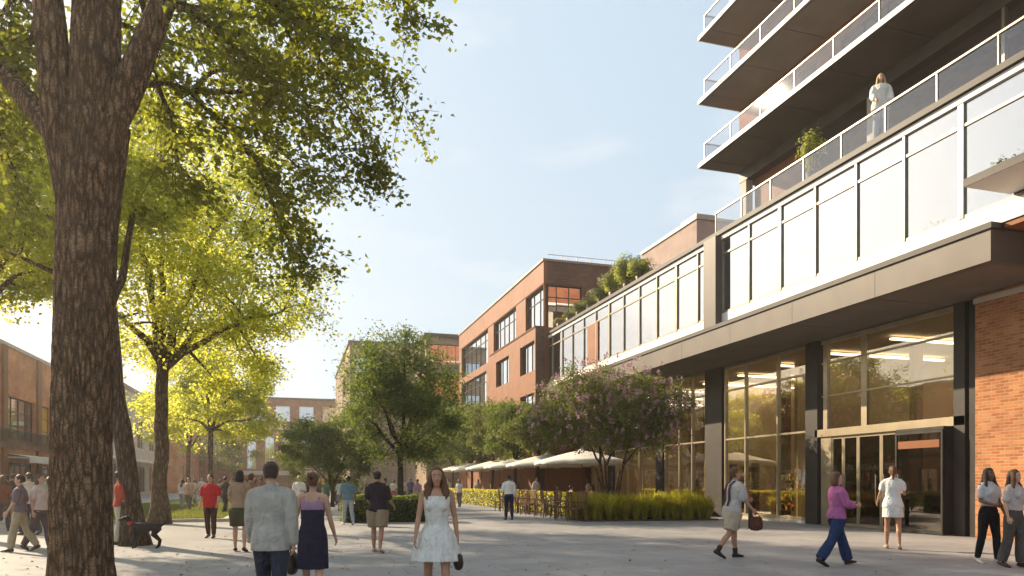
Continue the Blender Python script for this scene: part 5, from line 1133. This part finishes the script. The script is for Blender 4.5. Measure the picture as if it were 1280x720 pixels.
# ornamental grass bed in front of the shopfront
A=Vector((*W(728,27.6),0)); Bv=Vector((*W(897,28.6),0)); U=(Bv-A).normalized(); V=Vector((-U.y,U.x,0)); Lg=(Bv-A).length
rs=np.random.RandomState(8); TP=[]; TV=[]
def tufts(cs,nb,h,seed):
    rs=np.random.RandomState(seed); V=[];
    for c in cs:
        hh=h*rs.uniform(.75,1.2); a=rs.rand(nb)*6.283; l=hh*(.12+.5*rs.rand(nb)**1.2); H=hh*(.6+.45*rs.rand(nb)); w=.014+.012*rs.rand(nb)
        r0=rs.rand(nb)*.09; base=np.c_[c[0]+np.cos(a)*r0,c[1]+np.sin(a)*r0,np.full(nb,.05)]; dx=np.c_[np.cos(a),np.sin(a),np.zeros(nb)]; sx=np.c_[-np.sin(a+rs.normal(size=nb)*.8),np.cos(a),np.zeros(nb)]*w[:,None]
        v=np.empty((nb,5,3)); v[:,0]=base-sx; v[:,1]=base+sx; mid=base+dx*(l*.35)[:,None]; mid[:,2]+=H*.68; v[:,2]=mid+sx*.8; v[:,3]=mid-sx*.8
        tip=base+dx*l[:,None]; tip[:,2]+=H*(1-.25*(l/hh)); v[:,4]=tip; V.append(v)
    V=np.concatenate(V); n=len(V); me=bpy.data.meshes.new('blades'); me.vertices.add(n*5); me.vertices.foreach_set('co',V.reshape(-1))
    i=np.arange(n)*5; me.loops.add(n*7); me.loops.foreach_set('vertex_index',np.stack([i,i+1,i+2,i+3,i+3,i+2,i+4],1).reshape(-1).astype(np.int32)); me.polygons.add(n*2)
    me.polygons.foreach_set('loop_start',np.stack([np.arange(n)*7,np.arange(n)*7+4],1).reshape(-1).astype(np.int32)); me.update(calc_edges=True); me.materials.append(M['blade'])
    o=bpy.data.objects.new('blades',me); COL.objects.link(o); return o
cs=[]
for i in range(16):
    for j in range(5):
        t=(i+.5+rs.uniform(-.3,.3)+(j%2)*.5)*Lg/16.5; w_=.12+j*.36+rs.uniform(-.1,.1); q_=U*t+V*w_; cs.append((q_.x,q_.y))
root=empty('ornamental_grass',(A.x,A.y,0)); tag(root,'row of tall yellow green ornamental grass in front of the glass shopfront','grass bed')
bo=tufts(cs,130,1.05,5); bo.parent=root
mb=MB(); a=Vector((0,0,0)); e=U*Lg
n_=len(mb.v)
for z in (0,.06):
    for p in (a-V*.1,e-V*.1,e+V*1.9,a+V*1.9): mb.v.append((p.x,p.y,z))
for f in ((0,3,2,1),(4,5,6,7),(0,1,5,4),(1,2,6,5),(2,3,7,6),(3,0,4,7)): mb.f.append(f)
mb.build('soil_bed',M['soil'],root)
# low planting beside the box hedge (bright bits)
for px,d,lab in ((457,27.2,'yellow flowering shrub by the man in khaki shorts at the clipped hedge'),(487,30,'small lime shrub under the round green tree'),(528,30,'low mixed shrub just left of the woman in the white dress')):
    x,y=W(px,d); rs=np.random.RandomState(px); root=empty('shrub',(x,y,0)); tag(root,lab,'shrub')
    n=1500; v=rs.normal(size=(n,3)); v/=np.linalg.norm(v,axis=1)[:,None]; r=rs.rand(n)[:,None]**.4
    leafmesh('foliage',v*r*np.array([.45,.4,.5])+np.array([0,0,.55]),.075,M['leaf_lime'] if px!=528 else M['leaf_olive'],root,px)
    mb=MB()
    for k in range(7): mb.tube([(0,0,0),(rnd.uniform(-.2,.2),rnd.uniform(-.2,.2),.7)],[.015,.005],5)
    mb.build('stems',M['bark_dark'],root)
# terrace plants
def potted(px,X,zb,h,w,lab,mat,seed,pot=True):
    y=YX(px,X); root=empty('potted_plant',(X,y,zb)); tag(root,lab,'plant'); rs=np.random.RandomState(seed)
    if pot: MB().loft([(0,0,0),(0,0,.02),(0,0,.38),(0,0,.4)],[.16,.17,.22,.2],n=16,cap=False).build('pot',M['taupe'],root,True)
    n=int(900*w*w*h/.3); v=rs.normal(size=(n,3)); v/=np.linalg.norm(v,axis=1)[:,None]; r=rs.rand(n)[:,None]**.45
    P=v*r*np.array([w,w,h*.45])*(1+.25*np.sin(v[:,[0]]*7+seed))+np.array([0,0,.38+h*.5])
    leafmesh('foliage',P,.10,mat,root,seed)
    mb=MB()
    for k in range(6): mb.tube([(0,0,.1),(rnd.uniform(-w,w)*.5,rnd.uniform(-w,w)*.5,.4+h*.7)],[.015,.006],5)
    mb.build('stems',M['bark_dark'],root)
potted(1015,15.75,10.945,1.5,.42,'bright green potted shrub behind the terrace railing near the tower column',M['leaf_lime'],51)
for i,(px,h,w) in enumerate(((700,.3,.5),(712,.35,.5),(724,.5,.6),(738,.35,.6),(752,.5,.7),(766,.9,.7),(784,1.15,.8),(800,.7,.7))):
    potted(px,15.75,10.945,h*1.3,w,['grey green shrub at the far end of the terrace','second small shrub from the far terrace end','third small shrub from the far terrace end','low pinkish shrub midway in the row of terrace plants','olive shrub left of the tall terrace bushes','leftmost of the three tall terrace bushes','tallest bush on the terrace before the dark end wall','rightmost tall bush on the terrace'][i],M['leaf_lime' if i>=5 else 'leaf_olive'],60+i)
for i,(yy,lab) in enumerate(((11.7,'small plant at the outer end of the pale ledge before the mirrored band'),(10.2,'second small plant on the pale ledge at the picture edge'))):
    root=empty('potted_plant',(14.5,yy,8.045)); tag(root,lab,'plant'); rs=np.random.RandomState(i); n=260; v=rs.normal(size=(n,3))*np.array([.12,.14,.08])+np.array([0,0,.22]); leafmesh('foliage',v,.06,M['leaf_green'],root,i)
    MB().loft([(0,0,0),(0,0,.14)],[.10,.13],n=12,cap=False).build('pot',M['taupe'],root,True)
# ------------------------------------------------------------------ cafe furniture
def parasol(x,y,lab,first=None):
    if first:
        o=copy_tree(first); o.location=(x,y,0); o['label']=lab; return o
    root=empty('parasol',(x,y,0)); tag(root,lab,'parasol','cream parasols over the cafe terrace')
    n=8; mb=MB(); c=Vector((0,0,3.10)); zr=2.55; Rr=2.2; m=6
    base=len(mb.v); mb.v.append(tuple(c))
    for j in range(1,m+1):
        for k in range(n*4):
            a=6.28318*k/(n*4); t=j/m; e=abs(math.sin(a*n/2)); r=Rr*t*(1/max(abs(math.cos(((a+math.pi/n)%(2*math.pi/n))-math.pi/n)),.9))**1.0
            mb.v.append((math.cos(a)*r,math.sin(a)*r,c.z+(zr-c.z)*t**1.25-.04*t*e))
    K=n*4
    for k in range(K): mb.f.append((base,base+1+k,base+1+(k+1)%K))
    for j in range(m-1):
        for k in range(K):
            a=base+1+j*K; mb.f.append((a+k,a+K+k,a+K+(k+1)%K,a+(k+1)%K))
    b=len(mb.v); o0=base+1+(m-1)*K
    for k in range(K): v=mb.v[o0+k]; mb.v.append((v[0],v[1],v[2]-.16))
    for k in range(K): mb.f.append((o0+k,b+k,b+(k+1)%K,o0+(k+1)%K))
    cp=mb.build('canopy',M['canvas'],root,True); sd=cp.modifiers.new('t','SOLIDIFY'); sd.thickness=.012
    MB().loft([(0,0,3.08),(0,0,3.16),(0,0,3.28)],[.22,.12,.02],n=12).build('vent',M['canvas'],cp,True)
    MB().tube([(0,0,.05),(0,0,3.1)],.03,10).build('pole',M['wood'],root,True)
    for k in range(n):
        a=6.28318*k/n; MB().tube([(0,0,3.02),(math.cos(a)*2.12,math.sin(a)*2.12,2.53)],.012,5).build('rib',M['wood'],root)
    MB().loft([(0,0,0),(0,0,.07)],[.32,.30],n=20,cap=False).build('base',M['dark_metal'],root)
    return root
pl=['nearest cream parasol, right end of the row before the lilac','second cream parasol from the lilac end of the row','third cream parasol from the lilac end','fourth cream parasol along the cafe terrace','fifth cream parasol along the cafe terrace','farthest cream parasol of the row']
P0=None
for i,yy in enumerate((33.2,38.2,43.2,48.2,53.2,58.2)):
    o=parasol(13.65,yy,pl[i],P0); P0=P0 or o
def table(x,y,lab,first=None):
    if first: o=copy_tree(first); o.location=(x,y,0); o['label']=lab; return o
    root=empty('cafe_table',(x,y,0)); tag(root,lab,'table','cafe tables under the parasols')
    MB().loft([(0,0,.715),(0,0,.745)],[.42,.42],n=24,cap=False).build('tabletop',M['wood'],root)
    MB().tube([(0,0,.03),(0,0,.715)],.03,8).build('leg',M['dark_metal'],root); MB().loft([(0,0,0),(0,0,.03)],[.24,.22],n=16,cap=False).build('base',M['dark_metal'],root); return root
t0=None
for i,yy in enumerate((33.3,38.3,45.9)):
    o=table(13.65 if i else 13.65,yy-.75,['round cafe table under the nearest parasol','round cafe table under the second parasol','round cafe table under the third parasol'][i],t0); t0=t0 or o
def chair():
    root=empty('slatted_chair',(0,0,0)); tag(root,'x','chair','brown slatted chairs in front of the cafe hedge')
    s=MB()
    for k in range(6): s.box(-.23+k*.078,-.23+k*.078+.062,-.21,.23,.445,.465)
    s.box(-.24,.24,-.20,-.17,.40,.443); s.box(-.24,.24,.18,.21,.40,.443); s.build('seat',M['wood'],root)
    b=MB()
    for k in range(7): b.loft([(-.21+k*.07,-.215,.50),(-.21+k*.07,-.255,.98)],[(.024,.008),(.024,.008)],n=6,cap=False)
    b.loft([(-.25,-.258,1.0),(.25,-.258,1.0)],[(.012,.03),(.012,.03)],side=(0,1,0),n=8); b.box(-.24,.24,-.232,-.208,.49,.52); b.build('backrest',M['wood'],root)
    for sx in (-1,1):
        MB().loft([(sx*.24,-.24,0),(sx*.235,-.20,.44),(sx*.24,-.258,1.0)],[(.02,.022)]*3,n=8,cap=False).build('leg',M['wood'],root)
        MB().loft([(sx*.24,.22,0),(sx*.235,.20,.44)],[(.02,.02)]*2,n=8,cap=False).build('leg',M['wood'],root)
        MB().loft([(sx*.25,-.23,.67),(sx*.25,.20,.66)],[(.012,.028)]*2,side=(0,0,1),n=8).build('armrest',M['wood'],root)
        MB().tube([(sx*.245,.19,.44),(sx*.25,.18,.65)],.014,6).build('arm_post',M['wood'],root)
    return root
c0=chair(); first=True
ords='nearest,second,third,fourth,fifth,sixth,seventh,eighth,ninth,tenth,eleventh,twelfth,thirteenth,fourteenth,fifteenth,farthest'.split(',')
for i in range(16):
    o=c0 if i==0 else copy_tree(c0)
    o.location=(10.35+.22*(i%2)+.12*math.sin(i*2.1),25.7+i*.72,0); o.rotation_euler=(0,0,R(90+rnd.uniform(-25,25)+ (180 if i%2 else 0))); o['label']=ords[i]+' brown slatted chair of the row before the cafe hedge, counted from the ornamental grass'
    o.scale=(1.08,1.08,1.12)
# diners' seats
DL=['beige','red','white','black','brown','blue']
for i,(x,y,yw,k,t,lab) in enumerate(DINERS):
    o=copy_tree(c0); o.location=(x,y,0); o.scale=(1,1,1); o.rotation_euler=(0,0,R(yw)); o['label']='brown slatted chair under the %s topped diner'%DL[i]; o['group']='chairs at the cafe tables'
# bollard near the walker in boots
x,y=W(938,23.5); b=empty('bollard',(x,y,0)); tag(b,'dark post standing before the shopfront, right of the man in boots','bollard')
MB().loft([(0,0,0),(0,0,.86),(0,0,.9)],[.07,.07,.05],n=16,cap=False).build('post',M['frame_dark'],b,True); MB().loft([(0,0,.9),(0,0,.96)],[.085,.08],n=16,cap=False).build('cap',M['frame_gold'],b,True)

# fallen leaves under the big trees
rs=np.random.RandomState(77); n=900; P=np.c_[rs.normal(size=n)*5-1.5,np.abs(rs.normal(size=n))*9+6,np.full(n,.012)]
o=leafmesh('leaves',P,.06,M['dry_leaf'],None,7,'kite',droop=3.0); tag(o,kind='stuff')
# ------------------------------------------------------------------ haze, light, camera
SUN_AZ=53-16.8; SUN_EL=27
HAZE=0.0011
if HAZE>0:
    mb=MB(); mb.box(-120,90,-45,165,-1,42); hz=mb.build('haze',None); m,nt=newmat('haze'); out=N(nt,'ShaderNodeOutputMaterial'); pv_=N(nt,'ShaderNodeVolumePrincipled')
    pv_.inputs['Color'].default_value=(1,.94,.84,1); pv_.inputs['Density'].default_value=HAZE; pv_.inputs['Anisotropy'].default_value=.55
    nt.links.new(pv_.outputs[0],out.inputs['Volume']); hz.data.materials.append(m); tag(hz,kind='stuff')
az,el=R(SUN_AZ),R(SUN_EL)
sv=Vector((-math.sin(az)*math.cos(el),math.cos(az)*math.cos(el),math.sin(el)))
sl=bpy.data.lights.new('sun','SUN'); sl.energy=5; sl.angle=R(.6); sl.color=(1,.82,.58)
so=bpy.data.objects.new('sun',sl); COL.objects.link(so); so.rotation_euler=sv.to_track_quat('Z','Y').to_euler(); so.location=(0,0,50)
w=bpy.data.worlds.new('World'); scene.world=w; w.use_nodes=True; nt=w.node_tree; nt.nodes.clear(); L=nt.links.new
out=N(nt,'ShaderNodeOutputWorld'); bg=N(nt,'ShaderNodeBackground'); bg.inputs['Strength'].default_value=.105
sky=N(nt,'ShaderNodeTexSky'); sky.sky_type='NISHITA'; sky.sun_disc=False; sky.sun_elevation=el; sky.sun_rotation=-az; sky.air_density=1.0; sky.dust_density=2.5; sky.ozone_density=1.2
tc=N(nt,'ShaderNodeTexCoord'); mp=N(nt,'ShaderNodeMapping'); mp.inputs['Scale'].default_value=(1,1,2.6); L(tc.outputs['Generated'],mp.inputs['Vector'])
n=N(nt,'ShaderNodeTexNoise'); n.inputs['Scale'].default_value=1.9; n.inputs['Detail'].default_value=6; n.inputs['Roughness'].default_value=.58; n.inputs['Distortion'].default_value=.5; L(mp.outputs[0],n.inputs['Vector'])
r=N(nt,'ShaderNodeValToRGB'); r.color_ramp.elements[0].position=.51; r.color_ramp.elements[0].color=(0,0,0,1); r.color_ramp.elements[1].position=.68; r.color_ramp.elements[1].color=(.8,.8,.8,1); L(n.outputs['Fac'],r.inputs['Fac'])
mx=N(nt,'ShaderNodeMix'); mx.data_type='RGBA'; L(r.outputs[0],mx.inputs[0]); mb_=N(nt,'ShaderNodeMix'); mb_.data_type='RGBA'; mb_.inputs[0].default_value=.86; L(sky.outputs[0],mb_.inputs[6]); mb_.inputs[7].default_value=(2.9,3.6,4.2,1); L(mb_.outputs[2],mx.inputs[6]); mx.inputs[7].default_value=(4.6,4.7,4.85,1)
L(mx.outputs[2],bg.inputs['Color']); L(bg.outputs[0],out.inputs[0])
cam=bpy.data.cameras.new('camera'); cam.sensor_width=36; cam.lens=36*F/1280; cam.shift_y=(HOR-360)/1280; cam.clip_end=3000; cam.clip_start=.1
co=bpy.data.objects.new('camera',cam); COL.objects.link(co); co.location=(0,0,EYE); co.rotation_euler=(R(90),0,-TH); scene.camera=co
scene.render.resolution_x=1024; scene.render.resolution_y=576
vs=scene.view_settings; vs.view_transform='Standard'; vs.look='None'; vs.gamma=1; vs.exposure=1.05; vs.use_curve_mapping=False
cy=scene.cycles; cy.max_bounces=8; cy.transparent_max_bounces=16; cy.volume_bounces=0; cy.sample_clamp_indirect=6; cy.use_denoising=True; cy.caustics_reflective=False; cy.caustics_refractive=False
cy.use_adaptive_sampling=True; cy.adaptive_threshold=.02
try: cy.denoiser='OPENIMAGEDENOISE'
except Exception: pass
